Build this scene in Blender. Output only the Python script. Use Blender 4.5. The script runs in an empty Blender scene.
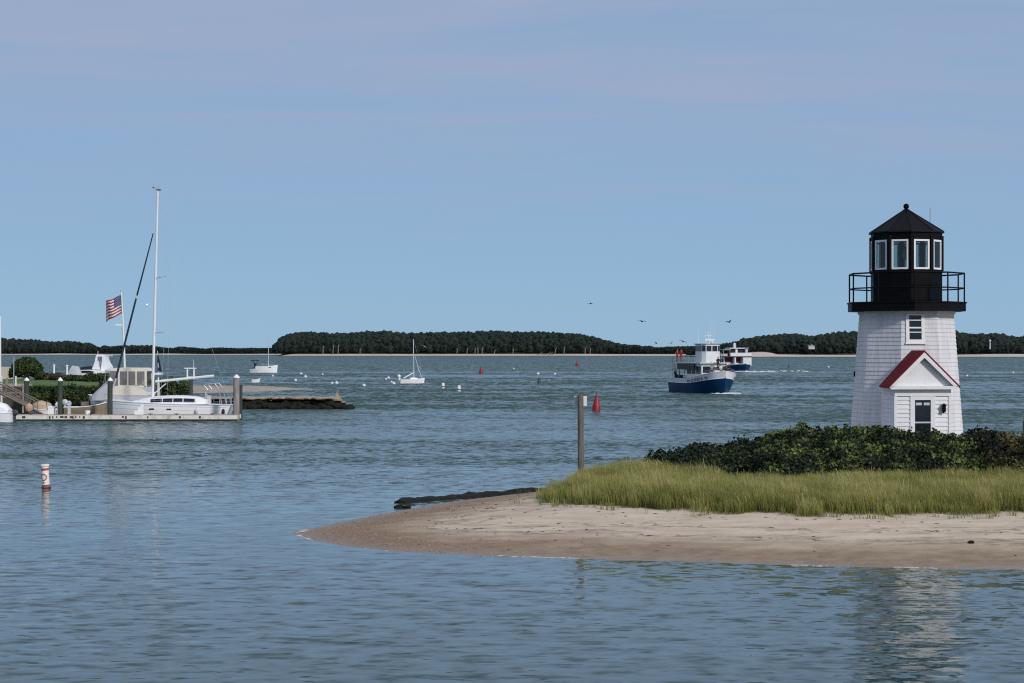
import bpy, math, random
import numpy as np
from mathutils import Vector, Matrix

random.seed(7)
RNG = np.random.default_rng(11)
R = math.radians
sc = bpy.context.scene
COL = sc.collection

# ------------------------------------------------------------------ camera
F, H, HY = 1800.0, 6.2, 350.0           # focal length in pixels, eye height, horizon row
cam_d = bpy.data.cameras.new('camera')
cam_d.sensor_width = 36.0
cam_d.lens = F / 1024 * 36
cam_d.shift_y = (HY - 341.5) / 1024
cam_d.clip_start, cam_d.clip_end = 0.5, 20000
cam = bpy.data.objects.new('camera', cam_d)
cam.location = (0, 0, H)
cam.rotation_euler = (R(90), 0, 0)
COL.objects.link(cam)
sc.camera = cam

# ------------------------------------------------------------------ sky and sun
SUN_AZ, SUN_EL = 140.0, 30.0            # clockwise from the view direction; height
world = bpy.data.worlds.new('World')
sc.world = world
world.use_nodes = True
wn, wl = world.node_tree.nodes, world.node_tree.links
wn.clear()
out = wn.new('ShaderNodeOutputWorld')
bg = wn.new('ShaderNodeBackground')
sky = wn.new('ShaderNodeTexSky')
sky.sky_type = 'NISHITA'
sky.sun_disc = False
sky.sun_elevation = R(SUN_EL)
sky.sun_rotation = R(SUN_AZ)
sky.altitude = 0
sky.air_density = 1.0
sky.dust_density = 0.3
sky.ozone_density = 2.0
tint = wn.new('ShaderNodeMix'); tint.data_type = 'RGBA'; tint.blend_type = 'MULTIPLY'
tint.inputs[0].default_value = 1.0
tint.inputs[7].default_value = (0.80, 0.90, 1.12, 1)
wl.new(sky.outputs[0], tint.inputs[6])
# a thin veil of high cloud, laid on a flat layer far above
tc = wn.new('ShaderNodeTexCoord')
sep = wn.new('ShaderNodeSeparateXYZ'); wl.new(tc.outputs['Generated'], sep.inputs[0])
mz = wn.new('ShaderNodeMath'); mz.operation = 'MAXIMUM'; mz.inputs[1].default_value = 0.0
wl.new(sep.outputs[2], mz.inputs[0])
az = wn.new('ShaderNodeMath'); az.operation = 'ADD'; az.inputs[1].default_value = 0.06
wl.new(mz.outputs[0], az.inputs[0])
dx = wn.new('ShaderNodeMath'); dx.operation = 'DIVIDE'; wl.new(sep.outputs[0], dx.inputs[0]); wl.new(az.outputs[0], dx.inputs[1])
dy = wn.new('ShaderNodeMath'); dy.operation = 'DIVIDE'; wl.new(sep.outputs[1], dy.inputs[0]); wl.new(az.outputs[0], dy.inputs[1])
cb = wn.new('ShaderNodeCombineXYZ'); wl.new(dx.outputs[0], cb.inputs[0]); wl.new(dy.outputs[0], cb.inputs[1])
mp = wn.new('ShaderNodeMapping'); mp.inputs['Rotation'].default_value = (0, 0, R(14)); mp.inputs['Scale'].default_value = (0.42, 1.15, 1)
wl.new(cb.outputs[0], mp.inputs[0])
nz = wn.new('ShaderNodeTexNoise'); nz.inputs['Scale'].default_value = 1.5; nz.inputs['Detail'].default_value = 8; nz.inputs['Roughness'].default_value = 0.6
nz.inputs['Distortion'].default_value = 0.5
wl.new(mp.outputs[0], nz.inputs['Vector'])
cr = wn.new('ShaderNodeMapRange'); cr.inputs[1].default_value = 0.36; cr.inputs[2].default_value = 0.66; cr.inputs[3].default_value = 0.25; cr.inputs[4].default_value = 1.0
wl.new(nz.outputs[0], cr.inputs[0])
# pale blue low haze; the bright stops overhead are added as unseen ambient fill
rp = wn.new('ShaderNodeValToRGB'); wl.new(mz.outputs[0], rp.inputs[0])
SKS = 0.095
e = rp.color_ramp.elements
e[0].position = 0.0; e[0].color = (0.290, 0.468, 0.650, 1)
e[1].position = 1.0; e[1].color = (0.66, 0.68, 0.72, 1)
for p_, c_ in ((0.045, (0.262, 0.445, 0.648)), (0.10, (0.252, 0.415, 0.632)), (0.19, (0.252, 0.385, 0.585)), (0.32, (0.225, 0.345, 0.51)), (0.5, (0.38, 0.44, 0.54)), (0.75, (0.62, 0.65, 0.70))):
    q_ = e.new(p_); q_.color = (*c_, 1)
sca = wn.new('ShaderNodeMix'); sca.data_type = 'RGBA'; sca.blend_type = 'MULTIPLY'; sca.inputs[0].default_value = 1.0
sca.clamp_result = False
sca.inputs[7].default_value = (1 / SKS, 1 / SKS, 1 / SKS, 1)
wl.new(rp.outputs[0], sca.inputs[6])
hf = wn.new('ShaderNodeMapRange'); hf.inputs[1].default_value = 0.10; hf.inputs[2].default_value = 0.6; hf.inputs[3].default_value = 0.93; hf.inputs[4].default_value = 0.75
wl.new(mz.outputs[0], hf.inputs[0])
low = wn.new('ShaderNodeMix'); low.data_type = 'RGBA'
wl.new(hf.outputs[0], low.inputs[0]); wl.new(tint.outputs[2], low.inputs[6]); wl.new(sca.outputs[2], low.inputs[7])
hr = wn.new('ShaderNodeMapRange'); hr.inputs[1].default_value = 0.035; hr.inputs[2].default_value = 0.17; hr.inputs[3].default_value = 0.0; hr.inputs[4].default_value = 1.0
wl.new(mz.outputs[0], hr.inputs[0])
cm = wn.new('ShaderNodeMath'); cm.operation = 'MULTIPLY'; wl.new(cr.outputs[0], cm.inputs[0]); wl.new(hr.outputs[0], cm.inputs[1])
cl = wn.new('ShaderNodeMix'); cl.data_type = 'RGBA'
wl.new(cm.outputs[0], cl.inputs[0]); wl.new(low.outputs[2], cl.inputs[6])
cl.inputs[7].default_value = (0.345 / SKS, 0.412 / SKS, 0.572 / SKS, 1)
wl.new(cl.outputs[2], bg.inputs[0])
bg.inputs[1].default_value = SKS
wl.new(bg.outputs[0], out.inputs[0])

sun_d = bpy.data.lights.new('sun', 'SUN')
sun_d.energy = 2.5
sun_d.angle = R(6.0)
sun_d.color = (1.0, 0.95, 0.88)
sun = bpy.data.objects.new('sun', sun_d)
sdir = Vector((math.sin(R(SUN_AZ)) * math.cos(R(SUN_EL)), math.cos(R(SUN_AZ)) * math.cos(R(SUN_EL)), math.sin(R(SUN_EL))))
sun.rotation_euler = sdir.to_track_quat('Z', 'Y').to_euler()
sun.location = (60, -20, 80)
COL.objects.link(sun)

sc.view_settings.view_transform = 'Standard'
sc.view_settings.look = 'None'
sc.view_settings.exposure = 0.0
sc.view_settings.gamma = 1.0
sc.view_settings.use_curve_mapping = False
sc.render.engine = 'CYCLES'
sc.cycles.max_bounces = 8
sc.cycles.transparent_max_bounces = 12
sc.cycles.use_denoising = False
sc.cycles.sample_clamp_indirect = 6.0
sc.cycles.filter_width = 1.15

# ------------------------------------------------------------------ helpers
def W(px, D): return (px - 512.0) * D / F
def Z(py, D): return H + (HY - py) * D / F
def DW(py, z=0.0): return F * (H - z) / (py - HY)

def _hash(ix, iy, seed):
    h = (ix.astype(np.int64) * 374761393 + iy.astype(np.int64) * 668265263 + seed * 1442695041) & 0xffffffff
    h = ((h ^ (h >> 13)) * 1274126177) & 0xffffffff
    return ((h ^ (h >> 16)) & 0xffff) / 65535.0
def vnoise(x, y, seed=0):
    x = np.asarray(x, float); y = np.asarray(y, float)
    ix = np.floor(x); iy = np.floor(y)
    fx = x - ix; fy = y - iy
    fx = fx * fx * (3 - 2 * fx); fy = fy * fy * (3 - 2 * fy)
    a = _hash(ix, iy, seed); b = _hash(ix + 1, iy, seed); c = _hash(ix, iy + 1, seed); d = _hash(ix + 1, iy + 1, seed)
    return (a * (1 - fx) + b * fx) * (1 - fy) + (c * (1 - fx) + d * fx) * fy
def fbm(x, y, seed=0, o=4):
    s = 0; a = 0.5; t = 0
    for i in range(o):
        s = s + a * vnoise(np.asarray(x) * 2 ** i, np.asarray(y) * 2 ** i, seed + i * 17); t += a; a *= 0.5
    return s / t

def new_mat(name):
    m = bpy.data.materials.new(name); m.use_nodes = True
    return m, m.node_tree.nodes, m.node_tree.links, m.node_tree.nodes['Principled BSDF']

def mat(name, c, rough=0.6, var=0.15, scale=2.0, bump=0.0, bscale=20.0, metal=0.0, c2=None, stretch=(1, 1, 1), lo=0.35, hi=0.65, spec=0.5):
    m, n, l, b = new_mat(name)
    b.inputs['Roughness'].default_value = rough
    b.inputs['Metallic'].default_value = metal
    b.inputs['Specular IOR Level'].default_value = spec
    if c2 is None: c2 = tuple(v * (1 - var) for v in c)
    t = n.new('ShaderNodeTexCoord'); mp = n.new('ShaderNodeMapping'); mp.inputs['Scale'].default_value = stretch
    l.new(t.outputs['Object'], mp.inputs[0])
    nz = n.new('ShaderNodeTexNoise'); nz.inputs['Scale'].default_value = scale; nz.inputs['Detail'].default_value = 5; nz.inputs['Roughness'].default_value = 0.6
    l.new(mp.outputs[0], nz.inputs['Vector'])
    rg = n.new('ShaderNodeMapRange'); rg.inputs[1].default_value = lo; rg.inputs[2].default_value = hi
    l.new(nz.outputs[0], rg.inputs[0])
    mx = n.new('ShaderNodeMix'); mx.data_type = 'RGBA'
    mx.inputs[6].default_value = (*c, 1); mx.inputs[7].default_value = (*c2, 1)
    l.new(rg.outputs[0], mx.inputs[0]); l.new(mx.outputs[2], b.inputs['Base Color'])
    if bump:
        nb = n.new('ShaderNodeTexNoise'); nb.inputs['Scale'].default_value = bscale; nb.inputs['Detail'].default_value = 4
        l.new(mp.outputs[0], nb.inputs['Vector'])
        bp = n.new('ShaderNodeBump'); bp.inputs['Strength'].default_value = bump; bp.inputs['Distance'].default_value = 0.05
        l.new(nb.outputs[0], bp.inputs['Height']); l.new(bp.outputs[0], b.inputs['Normal'])
    return m

def tone_mat(name, dark, light, rough=0.6, trans=0.25, attr='tone', spec=0.3):
    """leaf and blade material; every leaf carries its own tone"""
    m, n, l, b = new_mat(name)
    a = n.new('ShaderNodeAttribute'); a.attribute_name = attr
    mx = n.new('ShaderNodeMix'); mx.data_type = 'RGBA'
    mx.inputs[6].default_value = (*dark, 1); mx.inputs[7].default_value = (*light, 1)
    l.new(a.outputs['Fac'], mx.inputs[0])
    b.inputs['Roughness'].default_value = rough
    b.inputs['Specular IOR Level'].default_value = spec
    l.new(mx.outputs[2], b.inputs['Base Color'])
    if trans:
        tr = n.new('ShaderNodeBsdfTranslucent'); l.new(mx.outputs[2], tr.inputs[0])
        ms = n.new('ShaderNodeMixShader'); ms.inputs[0].default_value = trans
        l.new(b.outputs[0], ms.inputs[1]); l.new(tr.outputs[0], ms.inputs[2])
        l.new(ms.outputs[0], n['Material Output'].inputs[0])
    return m

def glass_mat(name, tintc, gloss=0.04):
    m, n, l, b = new_mat(name)
    tr = n.new('ShaderNodeBsdfTransparent'); tr.inputs[0].default_value = (*tintc, 1)
    gl = n.new('ShaderNodeBsdfGlossy'); gl.inputs['Roughness'].default_value = 0.03
    g = n.new('ShaderNodeNewGeometry'); dt = n.new('ShaderNodeVectorMath'); dt.operation = 'DOT_PRODUCT'
    l.new(g.outputs['Normal'], dt.inputs[0]); l.new(g.outputs['Incoming'], dt.inputs[1])
    def mm(op, a, c=0.0):
        q = n.new('ShaderNodeMath'); q.operation = op; l.new(a, q.inputs[0]); q.inputs[1].default_value = c; return q
    fr = mm('ABSOLUTE', dt.outputs['Value']); fr = mm('MULTIPLY', fr.outputs[0], -1.0); fr = mm('ADD', fr.outputs[0], 1.0); fr = mm('POWER', fr.outputs[0], 5.0); fr = mm('MULTIPLY', fr.outputs[0], 0.95); fr = mm('ADD', fr.outputs[0], gloss)
    ms = n.new('ShaderNodeMixShader')
    l.new(fr.outputs[0], ms.inputs[0]); l.new(tr.outputs[0], ms.inputs[1]); l.new(gl.outputs[0], ms.inputs[2])
    l.new(ms.outputs[0], n['Material Output'].inputs[0])
    return m

def obj_from(name, me, m, parent=None, loc=(0, 0, 0), rotz=0):
    o = bpy.data.objects.new(name, me)
    if m is not None and len(me.materials) == 0:
        for k in (m if isinstance(m, (list, tuple)) else [m]): me.materials.append(k)
    o.location = loc; o.rotation_euler = (0, 0, rotz)
    COL.objects.link(o)
    if parent is not None: o.parent = parent
    return o

def np_mesh(name, V, Fc, m, parent=None, tone=None, smooth=False, loc=(0, 0, 0)):
    V = np.asarray(V, np.float32); Fc = np.asarray(Fc, np.int32)
    k = Fc.shape[1]
    me = bpy.data.meshes.new(name)
    me.vertices.add(len(V)); me.vertices.foreach_set('co', V.ravel())
    me.loops.add(Fc.size); me.loops.foreach_set('vertex_index', Fc.ravel())
    me.polygons.add(len(Fc)); me.polygons.foreach_set('loop_start', np.arange(0, Fc.size, k, dtype=np.int32))
    me.update(calc_edges=True)
    if smooth: me.polygons.foreach_set('use_smooth', np.ones(len(Fc), bool))
    if tone is not None:
        at = me.attributes.new('tone', 'FLOAT', 'POINT'); at.data.foreach_set('value', np.asarray(tone, np.float32))
    me.validate()
    return obj_from(name, me, m, parent, loc)

KEEP_WHOLE = {'stars', 'rigging_wire', 'wake_wording'}
class MB:
    """collects shapes that end up as ONE mesh"""
    def __init__(s): s.v = []; s.f = []; s.mi = []; s.g = []
    def add(s, vs, fs, mi=0):
        k = len(s.v); s.g.append((k, len(s.f))); s.v += [tuple(p) for p in vs]; s.f += [tuple(i + k for i in f) for f in fs]; s.mi += [mi] * len(fs)
        return s
    def box(s, x0, x1, y0, y1, z0, z1, mi=0, T=None):
        vs = [(x, y, z) for z in (z0, z1) for y in (y0, y1) for x in (x0, x1)]
        if T: vs = [T(*p) for p in vs]
        return s.add(vs, [(0, 2, 3, 1), (4, 5, 7, 6), (0, 1, 5, 4), (2, 6, 7, 3), (0, 4, 6, 2), (1, 3, 7, 5)], mi)
    def tube(s, pts, r, n=8, mi=0, cap=True):
        pts = [Vector(p) for p in pts]
        rs = r if isinstance(r, (list, tuple)) else [r] * len(pts)
        rings = []; up0 = None
        for i, p in enumerate(pts):
            d = (pts[min(i + 1, len(pts) - 1)] - pts[max(i - 1, 0)]).normalized()
            a = Vector((0, 0, 1)) if abs(d.z) < 0.9 else Vector((1, 0, 0))
            u = d.cross(a).normalized(); w = d.cross(u).normalized()
            rings.append([p + (u * math.cos(2 * math.pi * k / n) + w * math.sin(2 * math.pi * k / n)) * rs[i] for k in range(n)])
        vs = [q for ring in rings for q in ring]; fs = []
        for i in range(len(pts) - 1):
            for k in range(n):
                fs.append((i * n + k, i * n + (k + 1) % n, (i + 1) * n + (k + 1) % n, (i + 1) * n + k))
        if cap: fs.append(tuple(range(n))); fs.append(tuple((len(pts) - 1) * n + k for k in range(n)))
        return s.add(vs, fs, mi)
    def lathe(s, prof, n=16, c=(0, 0, 0), mi=0, ph=0.0):
        vs = []; fs = []
        for r, z in prof:
            for k in range(n):
                a = ph + 2 * math.pi * k / n
                vs.append((c[0] + r * math.sin(a), c[1] - r * math.cos(a), c[2] + z))
        for i in range(len(prof) - 1):
            for k in range(n):
                fs.append((i * n + k, i * n + (k + 1) % n, (i + 1) * n + (k + 1) % n, (i + 1) * n + k))
        fs.append(tuple(range(n))); fs.append(tuple((len(prof) - 1) * n + k for k in range(n)))
        return s.add(vs, fs, mi)
    def ball(s, c, r, n=12, m=8, mi=0, sq=(1, 1, 1)):
        vs = []; fs = []
        for i in range(m + 1):
            t = math.pi * i / m
            for k in range(n):
                a = 2 * math.pi * k / n
                vs.append((c[0] + r * sq[0] * math.sin(t) * math.cos(a), c[1] + r * sq[1] * math.sin(t) * math.sin(a), c[2] + r * sq[2] * math.cos(t)))
        for i in range(m):
            for k in range(n):
                fs.append((i * n + k, i * n + (k + 1) % n, (i + 1) * n + (k + 1) % n, (i + 1) * n + k))
        return s.add(vs, fs, mi)
    def prism(s, poly, z0, z1, mi=0):
        n = len(poly)
        vs = [(x, y, z0) for x, y in poly] + [(x, y, z1) for x, y in poly]
        fs = [tuple(range(n)), tuple(range(n, 2 * n))] + [(i, (i + 1) % n, n + (i + 1) % n, n + i) for i in range(n)]
        return s.add(vs, fs, mi)
    def pieces(s):
        """the far-apart pieces, each as a collection of its own"""
        n = len(s.g); vb = [g[0] for g in s.g] + [len(s.v)]; fb_ = [g[1] for g in s.g] + [len(s.f)]
        V = np.array(s.v); lo = np.array([V[vb[i]:vb[i + 1]].min(0) for i in range(n)]); hi = np.array([V[vb[i]:vb[i + 1]].max(0) for i in range(n)])
        size = (hi - lo).max(1); root = list(range(n))
        def fnd(i):
            while root[i] != i: i = root[i]
            return i
        for i in range(n):
            for j in range(i):
                gap = np.maximum(0, np.maximum(lo[i] - hi[j], lo[j] - hi[i]))
                if np.sqrt((gap ** 2).sum()) <= max(0.02, 0.5 * max(size[i], size[j])): root[fnd(i)] = fnd(j)
        res = {}
        for i in range(n):
            q = res.setdefault(fnd(i), MB())
            q.add(s.v[vb[i]:vb[i + 1]], [tuple(x - vb[i] for x in f) for f in s.f[fb_[i]:fb_[i + 1]]])
        return list(res.values())
    def build(s, name, m, parent=None, loc=(0, 0, 0), rotz=0, smooth=False):
        if parent is not None and name not in KEEP_WHOLE and 1 < len(s.g) < 40:
            P_ = s.pieces()
            if len(P_) > 1: return [q._one(name, m, parent, loc, rotz, smooth) for q in P_][0]
        return s._one(name, m, parent, loc, rotz, smooth)
    def _one(s, name, m, parent=None, loc=(0, 0, 0), rotz=0, smooth=False):
        me = bpy.data.meshes.new(name)
        me.from_pydata(s.v, [], s.f); me.validate(); me.update()
        if smooth:
            me.polygons.foreach_set('use_smooth', np.ones(len(me.polygons), bool))
            me.set_sharp_from_angle(angle=R(35))
        o = obj_from(name, me, m, parent, loc, rotz)
        if len(s.mi) == len(me.polygons) and any(s.mi): me.polygons.foreach_set('material_index', s.mi)
        return o

def tag(o, label=None, cat=None, group=None, kind=None):
    if label: o['label'] = label
    if cat: o['category'] = cat
    if group: o['group'] = group
    if kind: o['kind'] = kind
    return o
def thing(name, label, cat, loc=(0, 0, 0), rotz=0, group=None):
    o = bpy.data.objects.new(name, None); o.empty_display_size = 0.3
    o.location = loc; o.rotation_euler = (0, 0, rotz); COL.objects.link(o)
    return tag(o, label, cat, group)
def dup(root, loc, label, rotz=None, scale=None):
    r = root.copy(); COL.objects.link(r); r.location = loc; r['label'] = label
    if rotz is not None: r.rotation_euler = (0, 0, rotz)
    if scale is not None: r.scale = (scale,) * 3
    for ch in list(root.children):
        c = ch.copy(); COL.objects.link(c); c.parent = r
        for g in list(ch.children):
            d = g.copy(); COL.objects.link(d); d.parent = c
    return r

def leaf_quads(C, size, seed, nrm=None, flat=0.6, aspect=0.6):
    """one folded diamond per leaf, four vertices each"""
    rg = np.random.default_rng(seed); n = len(C)
    a = rg.normal(size=(n, 3))
    if nrm is not None: a = a * flat + nrm
    a /= np.linalg.norm(a, axis=1, keepdims=True) + 1e-9
    b = rg.normal(size=(n, 3)); u = np.cross(a, b); u /= np.linalg.norm(u, axis=1, keepdims=True) + 1e-9
    v = np.cross(a, u)
    sz = (size * rg.uniform(0.6, 1.35, n))[:, None]
    V = np.stack([C - u * sz, C - v * sz * aspect + a * sz * 0.12, C + u * sz, C + v * sz * aspect + a * sz * 0.12], 1).reshape(-1, 3)
    return V, np.arange(4 * n).reshape(-1, 4)

def ellipsoid_leaves(ells, per_area, size, seed, lump=0.25, fill=0.35):
    """points on lumpy ellipsoid shells (cx,cy,cz,rx,ry,rz) with outward normals"""
    rg = np.random.default_rng(seed); P = []; N = []
    for (cx, cy, cz, rx, ry, rz) in ells:
        n = max(20, int(per_area * 4 * math.pi * ((rx * ry + rx * rz + ry * rz) / 3)))
        d = rg.normal(size=(n, 3)); d /= np.linalg.norm(d, axis=1, keepdims=True)
        d = d[d[:, 2] > -0.6]
        th = np.arctan2(d[:, 1], d[:, 0])
        k = 1 + lump * (fbm(th * 1.6 + cx * 3.1, d[:, 2] * 2.4 + cy, seed, 3) - 0.5) * 2
        dep = np.where(rg.random(len(d)) < fill, rg.uniform(0.7, 1.0, len(d)), rg.uniform(0.94, 1.06, len(d)))
        P.append(d * (k * dep)[:, None] * np.array([rx, ry, rz]) + np.array([cx, cy, cz])); N.append(d)
    return np.concatenate(P), np.concatenate(N)

# ------------------------------------------------------------------ materials
M = {}
M['white_paint'] = mat('white_paint', (0.76, 0.76, 0.78), 0.55, 0.12, 1.5)
M['shingle_paint'] = mat('shingle_paint', (0.66, 0.66, 0.69), 0.75, 0, 2.4, 0.3, 9.0, c2=(0.52, 0.52, 0.545), stretch=(1.6, 1.6, 0.22), lo=0.4, hi=0.75, spec=0.3)
M['trim_white'] = mat('trim_white', (0.78, 0.78, 0.79), 0.5, 0.07, 2)
M['black_paint'] = mat('black_paint', (0.004, 0.004, 0.006), 0.5, 0.4, 3, spec=0.08)
M['roof_black'] = mat('roof_black', (0.007, 0.007, 0.010), 0.6, 0.35, 5, 0.3, 40, spec=0.12)
M['red_roof'] = mat('red_roof', (0.235, 0.007, 0.013), 0.7, 0.4, 6, 0.4, 30, stretch=(1, 1, 3), spec=0.15)
M['lantern_glass'] = glass_mat('lantern_glass', (0.72, 0.80, 0.79))
M['dark_glass'] = mat('dark_glass', (0.014, 0.018, 0.024), 0.08, 0.3, 1.5)
M['tower_inside'] = mat('tower_inside', (0.35, 0.37, 0.38), 0.7, 0.2, 2)
M['gelcoat'] = mat('gelcoat', (0.88, 0.88, 0.90), 0.3, 0.05, 0.8)
M['gelcoat_grey'] = mat('gelcoat_grey', (0.55, 0.56, 0.60), 0.35, 0.1, 1.0)
M['cream_canvas'] = mat('cream_canvas', (0.80, 0.745, 0.64), 0.8, 0.12, 2)
M['tan_canvas'] = mat('tan_canvas', (0.55, 0.44, 0.30), 0.85, 0.2, 3)
M['navy_canvas'] = mat('navy_canvas', (0.012, 0.02, 0.055), 0.8, 0.3, 3)
M['navy_hull'] = mat('navy_hull', (0.003, 0.042, 0.115), 0.5, 0.3, 0.7, spec=0.2)
M['steel'] = mat('steel', (0.62, 0.63, 0.65), 0.3, 0.1, 5, metal=0.7)
M['alloy'] = mat('alloy', (0.80, 0.80, 0.81), 0.4, 0.05, 1)
M['clear_vinyl'] = glass_mat('clear_vinyl', (0.85, 0.85, 0.86))
def _cloudy(m):      # sun-clouded vinyl
    n, l = m.node_tree.nodes, m.node_tree.links
    o = n['Material Output']; src = o.inputs[0].links[0].from_socket
    d = n.new('ShaderNodeBsdfDiffuse'); d.inputs[0].default_value = (0.42, 0.38, 0.36, 1)
    x = n.new('ShaderNodeMixShader'); x.inputs[0].default_value = 0.28
    l.new(src, x.inputs[1]); l.new(d.outputs[0], x.inputs[2]); l.new(x.outputs[0], o.inputs[0])
_cloudy(M['clear_vinyl'])
M['dark_grey'] = mat('dark_grey', (0.04, 0.042, 0.048), 0.6, 0.3, 3)
M['deck_grey'] = mat('deck_grey', (0.35, 0.35, 0.36), 0.7, 0.2, 3)
M['maroon'] = mat('maroon', (0.09, 0.012, 0.018), 0.6, 0.3, 3)
M['pile_green'] = mat('pile_green', (0.055, 0.075, 0.058), 0.85, 0.5, 4, 0.5, 10, stretch=(1, 1, 0.2))
M['pile_grey'] = mat('pile_grey', (0.36, 0.32, 0.30), 0.85, 0.45, 4, 0.5, 10, stretch=(1, 1, 0.2))
M['post_wood'] = mat('post_wood', (0.17, 0.15, 0.135), 0.9, 0.5, 6, 0.6, 14, stretch=(1, 1, 0.12))
M['dock_wood'] = mat('dock_wood', (0.46, 0.40, 0.33), 0.85, 0.35, 2, 0.4, 12, stretch=(0.3, 2, 1))
M['dock_fascia'] = mat('dock_fascia', (0.76, 0.72, 0.64), 0.75, 0, 1.6, c2=(0.46, 0.37, 0.29), stretch=(1, 1, 0.4), lo=0.5, hi=0.72)
M['dock_float'] = mat('dock_float', (0.03, 0.028, 0.026), 0.8, 0.4, 2)
M['rust'] = mat('rust', (0.11, 0.06, 0.045), 0.9, 0.5, 8)
M['weathered_wood'] = mat('weathered_wood', (0.24, 0.20, 0.17), 0.9, 0.4, 3, 0.3, 12)
M['red_buoy'] = mat('red_buoy', (0.30, 0.008, 0.018), 0.5, 0.35, 2)
M['orange'] = mat('orange', (0.50, 0.10, 0.05), 0.5, 0.3, 4)
M['buoy_white'] = mat('buoy_white', (0.80, 0.76, 0.74), 0.5, 0.15, 4)
M['buoy_mark'] = mat('buoy_mark', (0.16, 0.05, 0.05), 0.6, 0.3, 4)
M['rock_dark'] = mat('rock_dark', (0.020, 0.017, 0.012), 0.85, 0, 3, 0.8, 6, c2=(0.007, 0.008, 0.005), spec=0.2)
M['rock_tan'] = mat('rock_tan', (0.38, 0.31, 0.24), 0.9, 0.4, 3, 0.7, 6)
M['gull'] = mat('gull', (0.45, 0.45, 0.47), 0.8, 0.1, 4)
M['gull_dark'] = mat('gull_dark', (0.06, 0.06, 0.07), 0.8, 0.1, 4)
M['skin'] = mat('skin', (0.45, 0.27, 0.20), 0.6, 0.1, 6)
M['flag_red'] = mat('flag_red', (0.42, 0.03, 0.05), 0.8, 0.15, 4)
M['flag_white'] = mat('flag_white', (0.78, 0.76, 0.78), 0.8, 0.08, 4)
M['flag_blue'] = mat('flag_blue', (0.03, 0.045, 0.16), 0.8, 0.2, 4)
M['hedge_leaf'] = tone_mat('hedge_leaf', (0.009, 0.020, 0.005), (0.16, 0.215, 0.05), 0.5, 0.15)
M['rose_leaf'] = tone_mat('rose_leaf', (0.009, 0.015, 0.004), (0.17, 0.150, 0.045), 0.5, 0.15)
M['shrub_leaf'] = tone_mat('shrub_leaf', (0.010, 0.022, 0.008), (0.055, 0.080, 0.025), 0.5, 0.15)
M['bank_leaf'] = tone_mat('bank_leaf', (0.02, 0.035, 0.01), (0.09, 0.13, 0.03), 0.6, 0.15)
M['rusty_leaf'] = tone_mat('rusty_leaf', (0.035, 0.025, 0.015), (0.13, 0.10, 0.05), 0.6, 0.15)
M['twig'] = mat('twig', (0.018, 0.017, 0.011), 0.95, 0.4, 6)
M['bark'] = mat('bark', (0.10, 0.08, 0.065), 0.95, 0.4, 4)
M['hip'] = mat('hip', (0.35, 0.05, 0.03), 0.5, 0.3, 6)
M['blade'] = None
M['wood_far'] = tone_mat('wood_far', (0.009, 0.017, 0.013), (0.023, 0.036, 0.025), 0.8, 0.0)  # bluish tint in the leaf colour stands in for distance haze
M['snag'] = mat('snag', (0.30, 0.27, 0.25), 0.9, 0.3, 0.5)

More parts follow.
